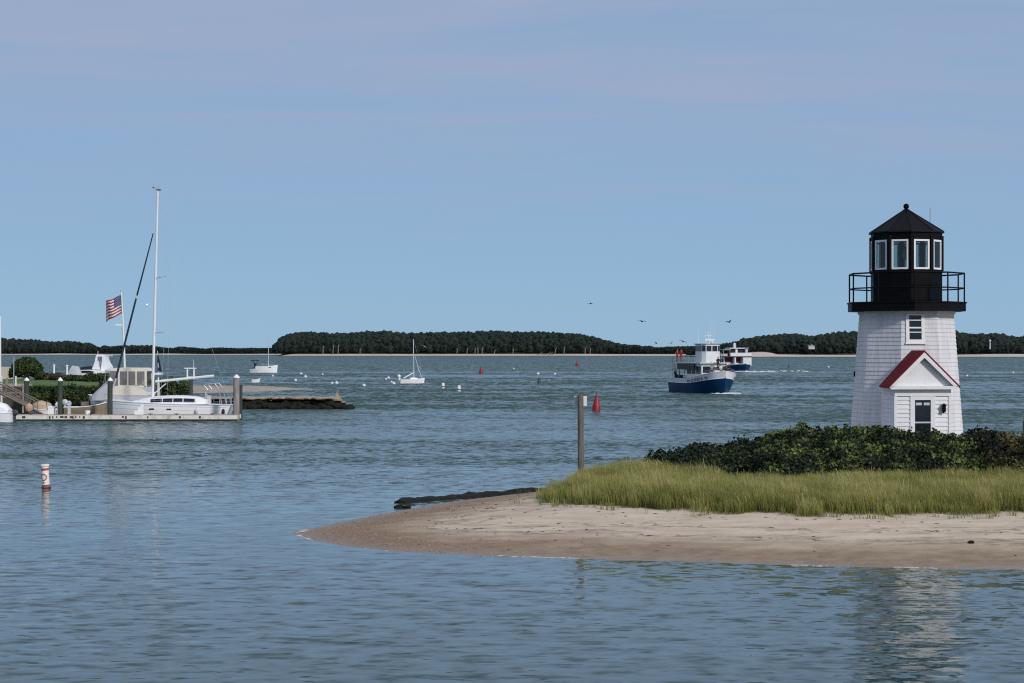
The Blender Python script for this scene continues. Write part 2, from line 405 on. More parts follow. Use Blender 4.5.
# ------------------------------------------------------------------ water
def water_mat():
    m, n, l, b = new_mat('sea_water')
    b.inputs['Base Color'].default_value = (0.036, 0.078, 0.072, 1)
    b.inputs['IOR'].default_value = 1.333
    g = n.new('ShaderNodeNewGeometry')
    def noise(scale, sx, sy, detail=2.0, rough=0.5, rot=0.0, off=0.0, dist=0.0):
        mp = n.new('ShaderNodeMapping'); mp.inputs['Scale'].default_value = (sx, sy, 1); mp.inputs['Rotation'].default_value = (0, 0, R(rot)); mp.inputs['Location'].default_value = (off, off * 0.7, 0)
        l.new(g.outputs['Position'], mp.inputs[0])
        t = n.new('ShaderNodeTexNoise'); t.inputs['Scale'].default_value = scale; t.inputs['Detail'].default_value = detail; t.inputs['Roughness'].default_value = rough
        t.inputs['Distortion'].default_value = dist
        l.new(mp.outputs[0], t.inputs['Vector'])
        return t
    def vm(op, a, bb):
        v = n.new('ShaderNodeVectorMath'); v.operation = op
        for i, q in enumerate((a, bb)):
            if isinstance(q, (tuple, float)): v.inputs[i].default_value = q if isinstance(q, tuple) else (q, q, q)
            else: l.new(q, v.inputs[i])
        return v.outputs[0]
    def mt(op, a, bb):
        v = n.new('ShaderNodeMath'); v.operation = op
        for i, q in enumerate((a, bb)):
            if isinstance(q, float): v.inputs[i].default_value = q
            else: l.new(q, v.inputs[i])
        return v.outputs[0]
    def rng_(src, a, bb, c, d):
        r = n.new('ShaderNodeMapRange'); r.interpolation_type = 'SMOOTHSTEP'
        for i, q in enumerate((a, bb, c, d)): r.inputs[i + 1].default_value = q
        l.new(src, r.inputs[0]); return r.outputs[0]
    sp = n.new('ShaderNodeSeparateXYZ'); l.new(g.outputs['Position'], sp.inputs[0])
    half = (0.5, 0.5, 0.5)
    def peaky(c, k):     # few steep faces, much gentle water between
        d = vm('SUBTRACT', c, half)
        return vm('MULTIPLY', vm('MULTIPLY', d, vm('ABSOLUTE', d, half)), (k, k, k))
    fine = peaky(noise(2.6, 0.55, 1.0, 2, 0.5, 4).outputs['Color'], 7.0)
    mid = peaky(noise(0.9, 0.5, 1.0, 3, 0.55, -4, 31).outputs['Color'], 7.0)
    far = peaky(noise(0.20, 1.0, 0.4, 4, 0.62, 3, 77).outputs['Color'], 7.0)
    # how ruffled the water is comes from the mesh; calm water mirrors the low sky, ruffled water shows its own green
    at = n.new('ShaderNodeAttribute'); at.attribute_name = 'tone'
    amp = at.outputs['Fac']
    l.new(mt('ADD', rng_(sp.outputs[1], 45.0, 200.0, 0.05, 0.14), mt('MULTIPLY', amp, 0.10)), b.inputs['Roughness'])
    amp_far = rng_(sp.outputs[1], 110.0, 420.0, 0.0, 1.0)
    def scaled(v, f):
        q = n.new('ShaderNodeVectorMath'); q.operation = 'SCALE'; l.new(v, q.inputs[0])
        l.new(f, q.inputs['Scale']); return q.outputs[0]
    s1 = scaled(fine, mt('MULTIPLY', amp, 3.0)); s2 = scaled(mid, mt('MULTIPLY', mt('MULTIPLY', amp, 2.2), rng_(sp.outputs[1], 55.0, 110.0, 0.18, 1.0))); s3 = scaled(far, mt('MULTIPLY', amp_far, 2.6))
    # steep little wave fronts running before the wind
    def fronts(src, lo, hi, f):
        th = mt('SUBTRACT', hi, mt('MULTIPLY', amp, hi - lo))
        d = n.new('ShaderNodeMapRange'); l.new(mt('SUBTRACT', src, th), d.inputs[0])
        for i, q in enumerate((0.0, 0.035, 0.0, 1.0)): d.inputs[i + 1].default_value = q
        return scaled(vm('ADD', (0.12, -0.80, 0.0), (0.0, 0.0, 0.0)), mt('MULTIPLY', d.outputs[0], f))
    w0 = rng_(sp.outputs[1], 62.0, 105.0, 1.0, 0.0)
    w2 = rng_(sp.outputs[1], 130.0, 260.0, 0.0, 1.0)
    w1 = mt('SUBTRACT', mt('SUBTRACT', 1.0, w0), w2)
    f0 = fronts(noise(1.0, 1.25, 4.2, 2, 0.6, 3, 15).outputs['Fac'], 0.47, 0.70, w0)
    f1 = fronts(noise(1.0, 1.3, 1.5, 3, 0.7, -3, 5).outputs['Fac'], 0.46, 0.68, w1)
    f2 = fronts(noise(1.0, 0.55, 0.24, 4, 0.72, 2, 55).outputs['Fac'], 0.445, 0.64, w2)
    tot = vm('ADD', vm('ADD', vm('ADD', s1, s2), s3), vm('ADD', f0, vm('ADD', f1, f2)))
    # the backs of wind waves are gentle, their fronts steep
    flat = vm('MINIMUM', vm('MULTIPLY', tot, (1.0, 1.0, 0.0)), (9.0, 0.022, 9.0))
    nn = n.new('ShaderNodeVectorMath'); nn.operation = 'NORMALIZE'
    l.new(vm('ADD', flat, g.outputs['Normal']), nn.inputs[0])
    l.new(nn.outputs[0], b.inputs['Normal'])
    return m
M['water'] = water_mat()
def sea():
    y0, y1, HT = 33.0, 520.0, 0.40
    nr, nc = 1150, 880
    ys = y0 * np.exp(np.linspace(0, math.log(y1 / y0), nr)); u = np.linspace(-HT, HT, nc)
    Y = np.repeat(ys[:, None], nc, 1); X = u[None, :] * Y
    dyl = Y * (math.log(y1 / y0) / nr)
    rg = np.random.default_rng(3)
    # wind patches, calm lee near the spit and close in
    patch = np.clip((fbm(X * 0.022 + 9, Y * 0.030, 14, 4) - 0.33) / 0.30, 0, 1)
    streak = np.clip((fbm(X * 0.035 + 3, Y * 0.14, 15, 4) - 0.34) / 0.3, 0, 1)
    near = np.interp(Y, [33, 42, 50, 60, 78, 100, 140, 600], [0.42, 0.44, 0.50, 0.42, 0.55, 0.85, 1.0, 1.0])
    amp = near * (0.45 + 0.55 * patch) * (0.50 + 0.50 * streak)
    calm = np.exp(-((X + 4) / 11) ** 2 - ((Y - 60) / 11) ** 2) + 0.45 * np.exp(-((X - 7) / 6) ** 2 - ((Y - 48) / 5) ** 2)
    amp = amp * (1 - 0.75 * np.clip(calm, 0, 1)); wind = np.clip(amp * 1.25, 0, 1)
    edge = np.clip(np.minimum((HT - np.abs(u))[None, :] / 0.03, np.minimum((Y - y0) / 2, (y1 - Y) / 60)), 0, 1)
    amp = amp * edge
    Zw = np.zeros_like(X); DX = np.zeros_like(X); DY = np.zeros_like(X)
    n = 84
    lam = np.exp(np.linspace(math.log(0.35), math.log(7.0), n)) * rg.uniform(0.95, 1.05, n)
    th = math.pi / 2 + 0.2 + rg.normal(0, 0.85, n)
    for i in range(n):
        k = 2 * math.pi / lam[i]; kx, ky = k * math.cos(th[i]), k * math.sin(th[i])
        w = 0.17 * math.sqrt(2.0 / n) * np.exp(-((math.log(lam[i] / 1.0)) / 1.1) ** 2) * 1.55
        fade = np.clip((lam[i] / np.maximum(abs(math.sin(th[i])), 0.3) / dyl - 2.2) / 2.0, 0, 1)
        short = np.interp(Y, [33, 60, 160], [0.55, 0.7, 3.0])      # sheltered water raises only short ripples
        A = (w / k) * amp * fade * np.clip((short / lam[i]) ** 1.6, 0, 1) * np.interp(Y, [33, 60, 110], [0.45, 0.55, 1.0])
        ph = kx * X + ky * Y + rg.uniform(0, 6.28)
        c, s_ = np.cos(ph), np.sin(ph)
        Zw += A * c; DX -= 0.8 * A * s_ * math.cos(th[i]); DY -= 0.8 * A * s_ * math.sin(th[i])
    V = np.stack([X + DX, Y + DY, Zw], -1).reshape(-1, 3); tone = np.concatenate([np.maximum(wind, 0.08).ravel(), np.full(8, 0.8)])
    ii = np.arange(nr * nc).reshape(nr, nc)
    Q = np.stack([ii[:-1, :-1], ii[:-1, 1:], ii[1:, 1:], ii[1:, :-1]], -1).reshape(-1, 4)
    b0 = nr * nc; xa, xb = HT * y0, HT * y1; B = 2800.0
    ext = np.array([(-B, -200, 0), (B, -200, 0), (B, 4200, 0), (-B, 4200, 0), (-B, y0, 0), (B, y0, 0), (B, y1, 0), (-B, y1, 0)])
    a, bb, c, d = ii[0, 0], ii[0, -1], ii[-1, -1], ii[-1, 0]
    Q = np.concatenate([Q, np.array([(b0, b0 + 1, b0 + 5, b0 + 4), (b0 + 4, a, d, b0 + 7), (bb, b0 + 5, b0 + 6, c), (b0 + 7, b0 + 6, b0 + 2, b0 + 3)])])
    tag(np_mesh('sea', np.concatenate([V, ext]), Q, M['water'], smooth=True, tone=tone), kind='structure')
sea()

# ------------------------------------------------------------------ sand spit
def pt(px, py, z=0.0):
    D = DW(py, z); return (W(px, D), D)
SHORE = [pt(290, 533), pt(312, 541), pt(350, 547), pt(400, 552), pt(480, 555.5), pt(560, 558), pt(650, 561), pt(740, 563.5), pt(850, 567), pt(940, 569), pt(1024, 570),
         (40, 50), (75, 55), (75, 104), (30, 103), (14, 101), (9, 97), (5.4, 91), (3.0, 84), pt(545, 490), pt(500, 495.5), pt(440, 503), pt(385, 513), pt(330, 524)]
def dense_poly(P, step=0.8):
    Q = []
    for i in range(len(P)):
        a = np.array(P[i]); b = np.array(P[(i + 1) % len(P)]); k = max(1, int(np.linalg.norm(b - a) / step))
        for j in range(k): Q.append(a + (b - a) * j / k)
    return np.array(Q)
def poly_dist(X, Y, P):
    """signed distance, positive inside"""
    P = np.asarray(P); n = len(P)
    d = np.full(X.shape, 1e9); ins = np.zeros(X.shape, bool)
    for i in range(n):
        ax, ay = P[i]; bx, by = P[(i + 1) % n]
        ex, ey = bx - ax, by - ay; L = ex * ex + ey * ey + 1e-12
        t = np.clip(((X - ax) * ex + (Y - ay) * ey) / L, 0, 1)
        d = np.minimum(d, (X - ax - t * ex) ** 2 + (Y - ay - t * ey) ** 2)
        c = ((ay > Y) != (by > Y)) & (X < (bx - ax) * (Y - ay) / (by - ay + 1e-12) + ax)
        ins ^= c
    return np.where(ins, 1, -1) * np.sqrt(d)
def spit_h(X, Y):
    d = poly_dist(X, Y, SHORE)
    d = d + (fbm(X * 0.35, Y * 0.35, 3, 3) - 0.5) * 0.7 * np.clip(np.abs(d) + 0.3, 0, 1)
    z = np.where(d < 0, d * 0.10, np.where(d < 8.0, d * 0.068, 0.544 + (d - 8.0) * 0.035))
    z = np.minimum(z, 1.1)
    z = z + 0.42 * np.exp(-((X - 5.2) / 3.2) ** 2 - ((Y - 74) / 3.2) ** 2) * np.clip(d / 3, 0, 1)
    z = z + (fbm(X * 0.8, Y * 0.8, 5, 4) - 0.5) * 0.09 * np.clip(d / 4, 0, 1) + (fbm(X * 3, Y * 3, 9, 3) - 0.5) * 0.03 * np.clip(d / 2, 0, 1)
    return z, d
def sand_mat():
    m, n, l, b = new_mat('beach_sand')
    g = n.new('ShaderNodeNewGeometry'); sp = n.new('ShaderNodeSeparateXYZ'); l.new(g.outputs['Position'], sp.inputs[0])
    def noise(scale, sc_=(1, 1, 1), det=5, ro=0.6):
        mp = n.new('ShaderNodeMapping'); mp.inputs['Scale'].default_value = sc_; l.new(g.outputs['Position'], mp.inputs[0])
        t = n.new('ShaderNodeTexNoise'); t.inputs['Scale'].default_value = scale; t.inputs['Detail'].default_value = det; t.inputs['Roughness'].default_value = ro
        l.new(mp.outputs[0], t.inputs['Vector']); return t.outputs[0]
    def mr(src, a, bb, c=0.0, d=1.0):
        r = n.new('ShaderNodeMapRange'); l.new(src, r.inputs[0])
        for i, q in enumerate((a, bb, c, d)): r.inputs[i + 1].default_value = q
        return r.outputs[0]
    def mix(f, a, bb):
        x = n.new('ShaderNodeMix'); x.data_type = 'RGBA'
        l.new(f, x.inputs[0])
        for i, q in ((6, a), (7, bb)):
            if isinstance(q, tuple): x.inputs[i].default_value = (*q, 1)
            else: l.new(q, x.inputs[i])
        return x.outputs[2]
    def ma(op, a, bb):
        v = n.new('ShaderNodeMath'); v.operation = op
        for i, q in enumerate((a, bb)):
            if isinstance(q, float): v.inputs[i].default_value = q
            else: l.new(q, v.inputs[i])
        return v.outputs[0]
    big = noise(0.5, (0.6, 1.4, 1))
    zz = ma('ADD', sp.outputs[2], mr(big, 0.3, 0.7, -0.09, 0.09))
    dry = mix(mr(noise(1.1, (0.5, 1.6, 1)), 0.38, 0.62), (0.62, 0.52, 0.40), (0.52, 0.42, 0.315))
    wet = mix(mr(noise(2.0), 0.35, 0.65), (0.32, 0.235, 0.155), (0.24, 0.17, 0.11))
    col = mix(mr(zz, 0.13, 0.36), wet, dry)
    # gravel towards the tip of the spit
    tip = mr(ma('ADD', sp.outputs[0], mr(big, 0.3, 0.7, -2.5, 2.5)), -4.0, 2.0, 1.0, 0.0)
    spk = mr(noise(9.0, (1, 1, 1), 3, 0.7), 0.45, 0.66)
    grav = mix(spk, (0.20, 0.125, 0.075), (0.36, 0.265, 0.185))
    lowtip = ma('MULTIPLY', tip, mr(sp.outputs[2], 0.30, 0.12))
    col = mix(ma('MULTIPLY', lowtip, 0.8), col, grav)
    # wrack: brown lines of dried weed left at the tide marks
    band1 = ma('MULTIPLY', mr(zz, 0.27, 0.295), mr(zz, 0.345, 0.31))
    band2 = ma('MULTIPLY', mr(zz, 0.40, 0.415), mr(zz, 0.445, 0.43))
    wr = ma('MULTIPLY', ma('MAXIMUM', band1, band2), mr(noise(2.6, (0.5, 1.3, 1), 6, 0.7), 0.43, 0.56))
    col = mix(ma('MULTIPLY', wr, 0.55), col, (0.12, 0.09, 0.065))
    dots = mr(noise(5.5, (1, 1, 1), 2, 0.5), 0.70, 0.76)
    col = mix(ma('MULTIPLY', dots, 0.6), col, (0.15, 0.11, 0.085))
    l.new(col, b.inputs['Base Color'])
    l.new(mr(sp.outputs[2], 0.0, 0.14, 0.3, 0.95), b.inputs['Roughness'])
    b.inputs['Specular IOR Level'].default_value = 0.25
    bp = n.new('ShaderNodeBump'); bp.inputs['Strength'].default_value = 0.5; bp.inputs['Distance'].default_value = 0.06
    l.new(noise(4.0, (1, 1, 1), 6, 0.65), bp.inputs['Height']); l.new(bp.outputs[0], b.inputs['Normal'])
    return m
M['sand'] = sand_mat()
xs = np.concatenate([np.arange(-14, 24, 0.22), np.arange(24, 80, 0.8)]); ys = np.concatenate([np.arange(45, 84, 0.22), np.arange(84, 112, 0.6)])
GX, GY = np.meshgrid(xs, ys)
GZ, GD = spit_h(GX, GY)
nx, ny = len(xs), len(ys)
idx = np.arange(nx * ny).reshape(ny, nx)
Q = np.stack([idx[:-1, :-1], idx[:-1, 1:], idx[1:, 1:], idx[1:, :-1]], -1).reshape(-1, 4)
dq = GD.ravel()[Q].max(1)
Q = Q[dq > -4]
tag(np_mesh('beach', np.stack([GX, GY, GZ], -1).reshape(-1, 3), Q, M['sand'], smooth=True), kind='structure')
def ground(x, y):
    z, d = spit_h(np.atleast_1d(np.asarray(x, float)), np.atleast_1d(np.asarray(y, float)))
    return z
def ground1(x, y): return float(ground(x, y)[0])

# ------------------------------------------------------------------ far shores and woods
ico_cache = {}
def ico(sub):
    if sub not in ico_cache:
        import bmesh
        bm = bmesh.new(); bmesh.ops.create_icosphere(bm, subdivisions=sub, radius=1)
        bm.verts.ensure_lookup_table()
        V = np.array([v.co[:] for v in bm.verts]); Fa = np.array([[v.index for v in f.verts] for f in bm.faces]); bm.free()
        ico_cache[sub] = (V, Fa)
    return ico_cache[sub]

M['far_sand'] = mat('far_sand', (0.62, 0.54, 0.47), 0.95, 0.25, 0.03)
M['far_ground'] = mat('far_ground', (0.10, 0.075, 0.05), 0.95, 0.4, 0.05)
def landmass(prof, D0, depth, wood_label, seed, sand_h=2.2, scrub=3.0, sand_prof=None):
    rg = np.random.default_rng(seed)
    pxs = np.array([p[0] for p in prof], float); tops = np.array([p[1] for p in prof], float)
    def ztop(x, D): return Z(np.interp(x * F / D + 512, pxs, tops), D)
    x0, x1 = W(pxs[0], D0), W(pxs[-1], D0)
    X = np.arange(x0, x1, 6.0)
    rows = [(-30, -1.5), (0, -0.05), (14, sand_h * 0.5), (26, sand_h), (40, None), (depth * 0.5, None), (depth, None), (depth + 60, None)]
    V = []; wav = (fbm(X * 0.012, X * 0 + seed, seed, 3) - 0.5) * 40
    zt = ztop(X, D0 + depth * 0.6)
    th = np.clip(zt - 3.0, 3.0, 12.0)
    hill = np.maximum(zt - th, sand_h + 0.3)
    for d, z in rows:
        t = np.clip((d - 26) / (depth * 0.6 - 26), 0, 1)
        zz = np.full_like(X, z) if z is not None else sand_h + (hill - sand_h) * t
        if z is not None and sand_prof is not None and d > 5: zz = zz * np.interp(X * F / D0 + 512, [p[0] for p in sand_prof], [p[1] for p in sand_prof])
        edge = np.clip(np.minimum(X - x0, x1 - X) / 25, 0, 1)
        V.append(np.stack([X, D0 + d + wav * (1 if d < 50 else 0.6), zz * edge - (1 - edge) * 1.5], -1))
    V = np.stack(V); nr, nc = V.shape[:2]
    ii = np.arange(nr * nc).reshape(nr, nc)
    Fq = np.stack([ii[:-1, :-1], ii[:-1, 1:], ii[1:, 1:], ii[1:, :-1]], -1).reshape(-1, 4)
    o = np_mesh('far_shore', V.reshape(-1, 3), Fq, [M['far_sand'], M['far_ground']], smooth=True)
    mi = np.zeros((nr - 1, nc - 1), np.int32); mi[3:] = 1
    o.data.polygons.foreach_set('material_index', mi.ravel())
    tag(o, kind='structure')
    # the wood: crowns from the shore scrub up to the skyline
    iv, if_ = ico(2)
    AV = []; AF = []; AT = []; off = 0; CV = []; CT = []
    for row in np.arange(30, depth + 1, 8.0):
        x = x0 + 3 + rg.uniform(0, 4)
        while x < x1 - 3:
            D = D0 + row + np.interp(x, X, wav) * 0.8
            zt_ = float(ztop(np.array([x]), D)[0])
            t = np.clip((row - 26) / (depth * 0.6 - 26), 0, 1)
            full = np.clip(zt_ - 3.0, 3.0, 12.0)
            base = sand_h + (max(zt_ - full, sand_h + 0.3) - sand_h) * t
            top = base + full * (rg.uniform(0.80, 1.12) if row > 38 else rg.uniform(0.3, 0.9))
            rr = max(1.8, min(4.6, (top - base) * rg.uniform(0.22, 0.55)))
            hz = (top - base) * (0.5 if rg.random() < 0.8 else 0.42)
            dsp = 1 + 0.55 * (fbm(iv[:, 0] * 1.8 + x, iv[:, 1] * 1.8 + iv[:, 2] * 1.5 + row, seed, 3) - 0.5)
            P = iv * dsp[:, None] * np.array([rr, rr, hz]) + np.array([x, D, top - hz])
            tn = rg.uniform(0, 0.5)
            AV.append(P); AF.append(if_ + off); off += len(P); AT.append(np.clip(np.full(len(P), tn), 0, 1))
            k = 60
            dd = rg.normal(size=(k, 3)); dd /= np.linalg.norm(dd, axis=1, keepdims=True); dd[:, 1] = -np.abs(dd[:, 1]) ; dd[:, 2] = np.abs(dd[:, 2]) * 0.9 - 0.15
            CV.append(dd * np.array([rr, rr, hz]) * rg.uniform(0.85, 1.12, (k, 1)) + np.array([x, D, top - hz])); CT.append(np.repeat(np.clip(tn + rg.uniform(-0.3, 0.4, k), 0, 1), 4))
            x += rr * rg.uniform(1.0, 1.7)
    C = np.concatenate(CV); lv, lf = leaf_quads(C, 1.5, seed)
    Va = np.concatenate(AV); na = len(Va)
    tri = np.concatenate(AF); tri4 = np.concatenate([tri, tri[:, 2:3]], 1)
    # leaves as two triangles each so that one mesh keeps one face size
    lt = np.concatenate([lf[:, [0, 1, 2]], lf[:, [0, 2, 3]]]) + na
    w = np_mesh('far_wood', np.concatenate([Va, lv]), np.concatenate([tri, lt]), M['wood_far'], tone=np.concatenate(AT + CT))
    tag(w, wood_label, 'woods', kind='stuff')

LEFT = [(-330, 341), (-150, 340), (-60, 338), (0, 338.5), (10, 339), (20, 340), (33, 339.3), (45, 341.5), (60, 342), (70, 341.2), (80, 342.6), (92, 343.8), (96, 346.2), (99, 347.6), (105, 346), (112, 346.8), (125, 345),
        (140, 345.8), (152, 345.6), (160, 347.2), (172, 348.6), (180, 346.8), (195, 348), (205, 349.2), (215, 347.8), (240, 348.6), (252, 348.2), (300, 348.6), (330, 349)]
ISLE = [(266, 352), (270, 345.5), (275, 341), (282, 336.3), (295, 333.2), (305, 332), (330, 333.4), (345, 333.4), (365, 331.8), (385, 331.4), (400, 332.8), (420, 333), (440, 332.8), (470, 331.9), (495, 331.3),
        (515, 332.3), (540, 332.3), (560, 333), (575, 334.4), (585, 335.2), (600, 339), (615, 342.8), (625, 344.4), (640, 345.8), (650, 346.4), (656, 348), (663, 347.2), (680, 346.8), (700, 346.5), (725, 347)]
RIGHT = [(690, 351), (705, 348), (720, 345), (735, 342), (745, 339), (752, 336.6), (760, 336), (775, 335), (790, 334.3), (800, 334.8), (808, 335.8), (813, 337), (820, 334.8), (830, 333.4), (845, 331.8), (858, 331.6), (900, 330),
         (940, 330.5), (956, 331.4), (962, 333), (968, 334.4), (985, 334.8), (997, 333.8), (1005, 335.8), (1015, 337.2), (1024, 336.3), (1120, 336), (1250, 338), (1400, 340)]
landmass(LEFT, 2350, 110, 'long low dark tree line on the far shore behind the dock at left', 21, 1.3,
         sand_prof=[(-330, 1.2), (0, 0.7), (35, 0.9), (55, 1.3), (90, 0.7), (120, 0.8), (165, 1.2), (200, 0.6), (260, 0.9), (330, 0.8)])
landmass(ISLE, 1950, 130, 'high wooded island with a pale beach in the middle of the bay', 22, 1.7)
landmass(RIGHT, 1680, 130, 'wooded shore behind the lighthouse on the right side of the bay', 23, 1.7,
         sand_prof=[(690, 0.8), (740, 1.8), (760, 2.6), (770, 2.6), (780, 1.2), (820, 0.9), (950, 0.9), (1000, 1.4), (1400, 1.2)])

# ------------------------------------------------------------------ lighthouse
LD = 86.0; LX = W(906.2, LD); LZ = 1.02
LSC = 0.972
lh = thing('lighthouse', 'white clapboard lighthouse with black lantern and red porch roof above the hedge', 'lighthouse', (LX, LD, 0), -math.atan2(LX, LD))
def ng(n, ph, r):
    return [(r * math.sin(R(ph + 360 / n * k)), -r * math.cos(R(ph + 360 / n * k))) for k in range(n)]
TH = 17.0
def Rt(z): return 2.26 + (8.02 - z) * 0.079
b = MB(); z = LZ - 0.2; k = 0
rg = random.Random(5)
while z < 8.0:
    h = min(0.2, 8.02 - z); jt = rg.uniform(-0.006, 0.006)
    lo = ng(8, TH + 22.5, Rt(z) + 0.026 + jt); hi = ng(8, TH + 22.5, Rt(z + h) + 0.002)
    vs = [(x, y, z) for x, y in lo] + [(x, y, z + h) for x, y in hi] + [(x, y, z) for x, y in ng(8, TH + 22.5, Rt(z) - 0.03)]
    fs = [(i, (i + 1) % 8, 8 + (i + 1) % 8, 8 + i) for i in range(8)] + [(i, (i + 1) % 8, 16 + (i + 1) % 8, 16 + i) for i in range(8)]
    b.add(vs, fs); z += h
b.prism(ng(8, TH + 22.5, Rt(8.02) - 0.05), LZ, 8.01)
tower = b.build('tower_wall', M['shingle_paint'], lh)
b = MB(); b.prism(ng(8, TH + 22.5, 2.36), 7.90, 8.025)
b.build('cornice', M['shingle_paint'], lh)
# gallery
b = MB(); b.prism(ng(10, 8, 2.88), 8.03, 8.40); b.prism(ng(10, 8, 2.93), 8.40, 8.47)
b.build('gallery_deck', M['black_paint'], lh)
PV = ng(10, 8, 2.80)
rail = MB()
for zz, rr in ((9.82, 0.042), (9.12, 0.036)):
    for i in range(10):
        a, c = PV[i], PV[(i + 1) % 10]; rail.tube([(*a, zz), (*c, zz)], rr, 6)
rail.build('railing', M['black_paint'], lh)
for a in PV:
    q = MB(); q.tube([(*a, 8.46), (*a, 9.84)], 0.042, 6); q.build('railing_post', M['black_paint'], lh)
# lantern room
LR = 1.745
b = MB(); b.prism(ng(10, 8, LR), 8.46, 9.98); b.prism(ng(10, 8, LR + 0.05), 9.86, 9.98)
b.build('lantern_base', M['black_paint'], lh)
b = MB()
top = MB()
ap = LR * math.cos(R(18))
for i in range(10):
    vx, vy = ng(10, 8, LR - 0.06)[i]
    a = R(8 + 36 * i)
    def TV(x, y, z, a=a): return (x * math.cos(a) + (-y) * math.sin(a), x * math.sin(a) - (-y) * math.cos(a), z)
    # corner posts
    b.tube([(vx, vy, 9.95), (vx, vy, 11.6)], 0.13, 8)
b.prism(ng(10, 8, LR), 11.42, 11.745)
b.build('lantern_wall', M['black_paint'], lh)
for i in range(10):
    th = R(-10 + 36 * i)
    def T(a, o, z, th=th): return (a * math.cos(th) + o * math.sin(th), a * math.sin(th) - o * math.cos(th), z)
    fr = MB(); z0, z1, hw, w = 10.0, 11.40, 0.405, 0.085
    o0, o1 = ap - 0.05, ap + 0.02
    fr.box(-hw, -hw + w, o0, o1, z0, z1, T=T); fr.box(hw - w, hw, o0, o1, z0, z1, T=T)
    fr.box(-hw + w, hw - w, o0, o1, z0, z0 + w, T=T); fr.box(-hw + w, hw - w, o0, o1, z1 - w, z1, T=T)
    f_ = fr.build('lantern_window', M['trim_white'], lh)
    g = MB(); g.box(-hw + w, hw - w, ap - 0.025, ap - 0.015, z0 + w, z1 - w, T=T); g.build('pane', M['lantern_glass'], f_)
    s_ = MB(); s_.box(-0.46, -hw - 0.002, ap - 0.06, ap - 0.004, 9.95, 11.6, T=T); s_.box(hw + 0.002, 0.46, ap - 0.06, ap - 0.004, 9.95, 11.6, T=T)
    s_.build('mullion', M['black_paint'], f_)
b = MB(); b.prism(ng(10, 8, LR - 0.2), 9.985, 10.0); b.lathe([(0.12, 0), (0.12, 0.5), (0.3, 0.55), (0.32, 1.0), (0.2, 1.15), (0.05, 1.2)], 14, (0.12, 0, 9.99))
b.build('beacon', M['tower_inside'], lh)
b = MB(); P1 = ng(10, 8, 1.84); P0 = ng(10, 8, 1.86)
b.add([(x, y, 11.75) for x, y in P0] + [(x, y, 11.81) for x, y in P1] + [(x, y, 12.88) for x, y in ng(10, 8, 0.12)] + [(x, y, 11.75) for x, y in ng(10, 8, 1.5)],
      [(i, (i + 1) % 10, 10 + (i + 1) % 10, 10 + i) for i in range(10)] + [(10 + i, 10 + (i + 1) % 10, 20 + (i + 1) % 10, 20 + i) for i in range(10)] +
      [tuple(20 + i for i in range(10))] + [(i, (i + 1) % 10, 30 + (i + 1) % 10, 30 + i) for i in range(10)] + [tuple(30 + i for i in range(10))])
for i in range(10):
    x, y = P1[i]; u, v = ng(10, 8, 0.13)[i]
    b.tube([(x, y, 11.815), (u, v, 12.885)], 0.022, 6)
roof = b.build('lantern_roof', M['roof_black'], lh)
b = MB(); b.lathe([(0.15, 0), (0.15, 0.05), (0.08, 0.08), (0.08, 0.12)], 12, (0, 0, 12.86)); b.ball((0, 0, 13.06), 0.14); b.build('finial', M['black_paint'], roof, smooth=True)
b = MB(); b.tube([(1.15, 0.6, 12.1), (1.15, 0.6, 13.0)], 0.012, 5); b.build('antenna', M['dark_grey'], lh)
# tower window
lh.scale = (LSC, LSC, 1)
nT = (math.sin(R(TH)), -math.cos(R(TH))); lT = (math.cos(R(TH)), math.sin(R(TH)))
def TQ(a, o, z): return (a * lT[0] + o * nT[0], a * lT[1] + o * nT[1], z)
def Tw(a, o, z):      # leaning with the tower wall
    return TQ(a, o + Rt(z) * math.cos(R(22.5)), z)
ac = -0.226; hw = 0.46; z0, z1 = 6.54, 7.88
b = MB()
b.box(ac - hw, ac - 0.30, -0.02, 0.075, z0, z1, T=Tw); b.box(ac + 0.30, ac + hw, -0.02, 0.075, z0, z1, T=Tw)
b.box(ac - 0.30, ac + 0.30, -0.02, 0.075, z1 - 0.07, z1, T=Tw); b.box(ac - 0.30, ac + 0.30, -0.02, 0.075, z0, z0 + 0.15, T=Tw)
b.box(ac - hw - 0.05, ac + hw + 0.05, -0.02, 0.11, z0 - 0.06, z0 - 0.003, T=Tw)
wf = b.build('tower_window', M['trim_white'], lh)
b = MB(); b.box(ac - 0.29, ac + 0.29, 0.01, 0.03, z0 + 0.14, z1 - 0.06, T=Tw); b.build('pane', M['dark_glass'], wf)
b = MB()
for zz, t in ((7.59, 0.022), (7.24, 0.035), (7.03, 0.02)): b.box(ac - 0.297, ac + 0.297, 0.035, 0.06, zz - t, zz + t, T=Tw)
b.build('muntin', M['trim_white'], wf)
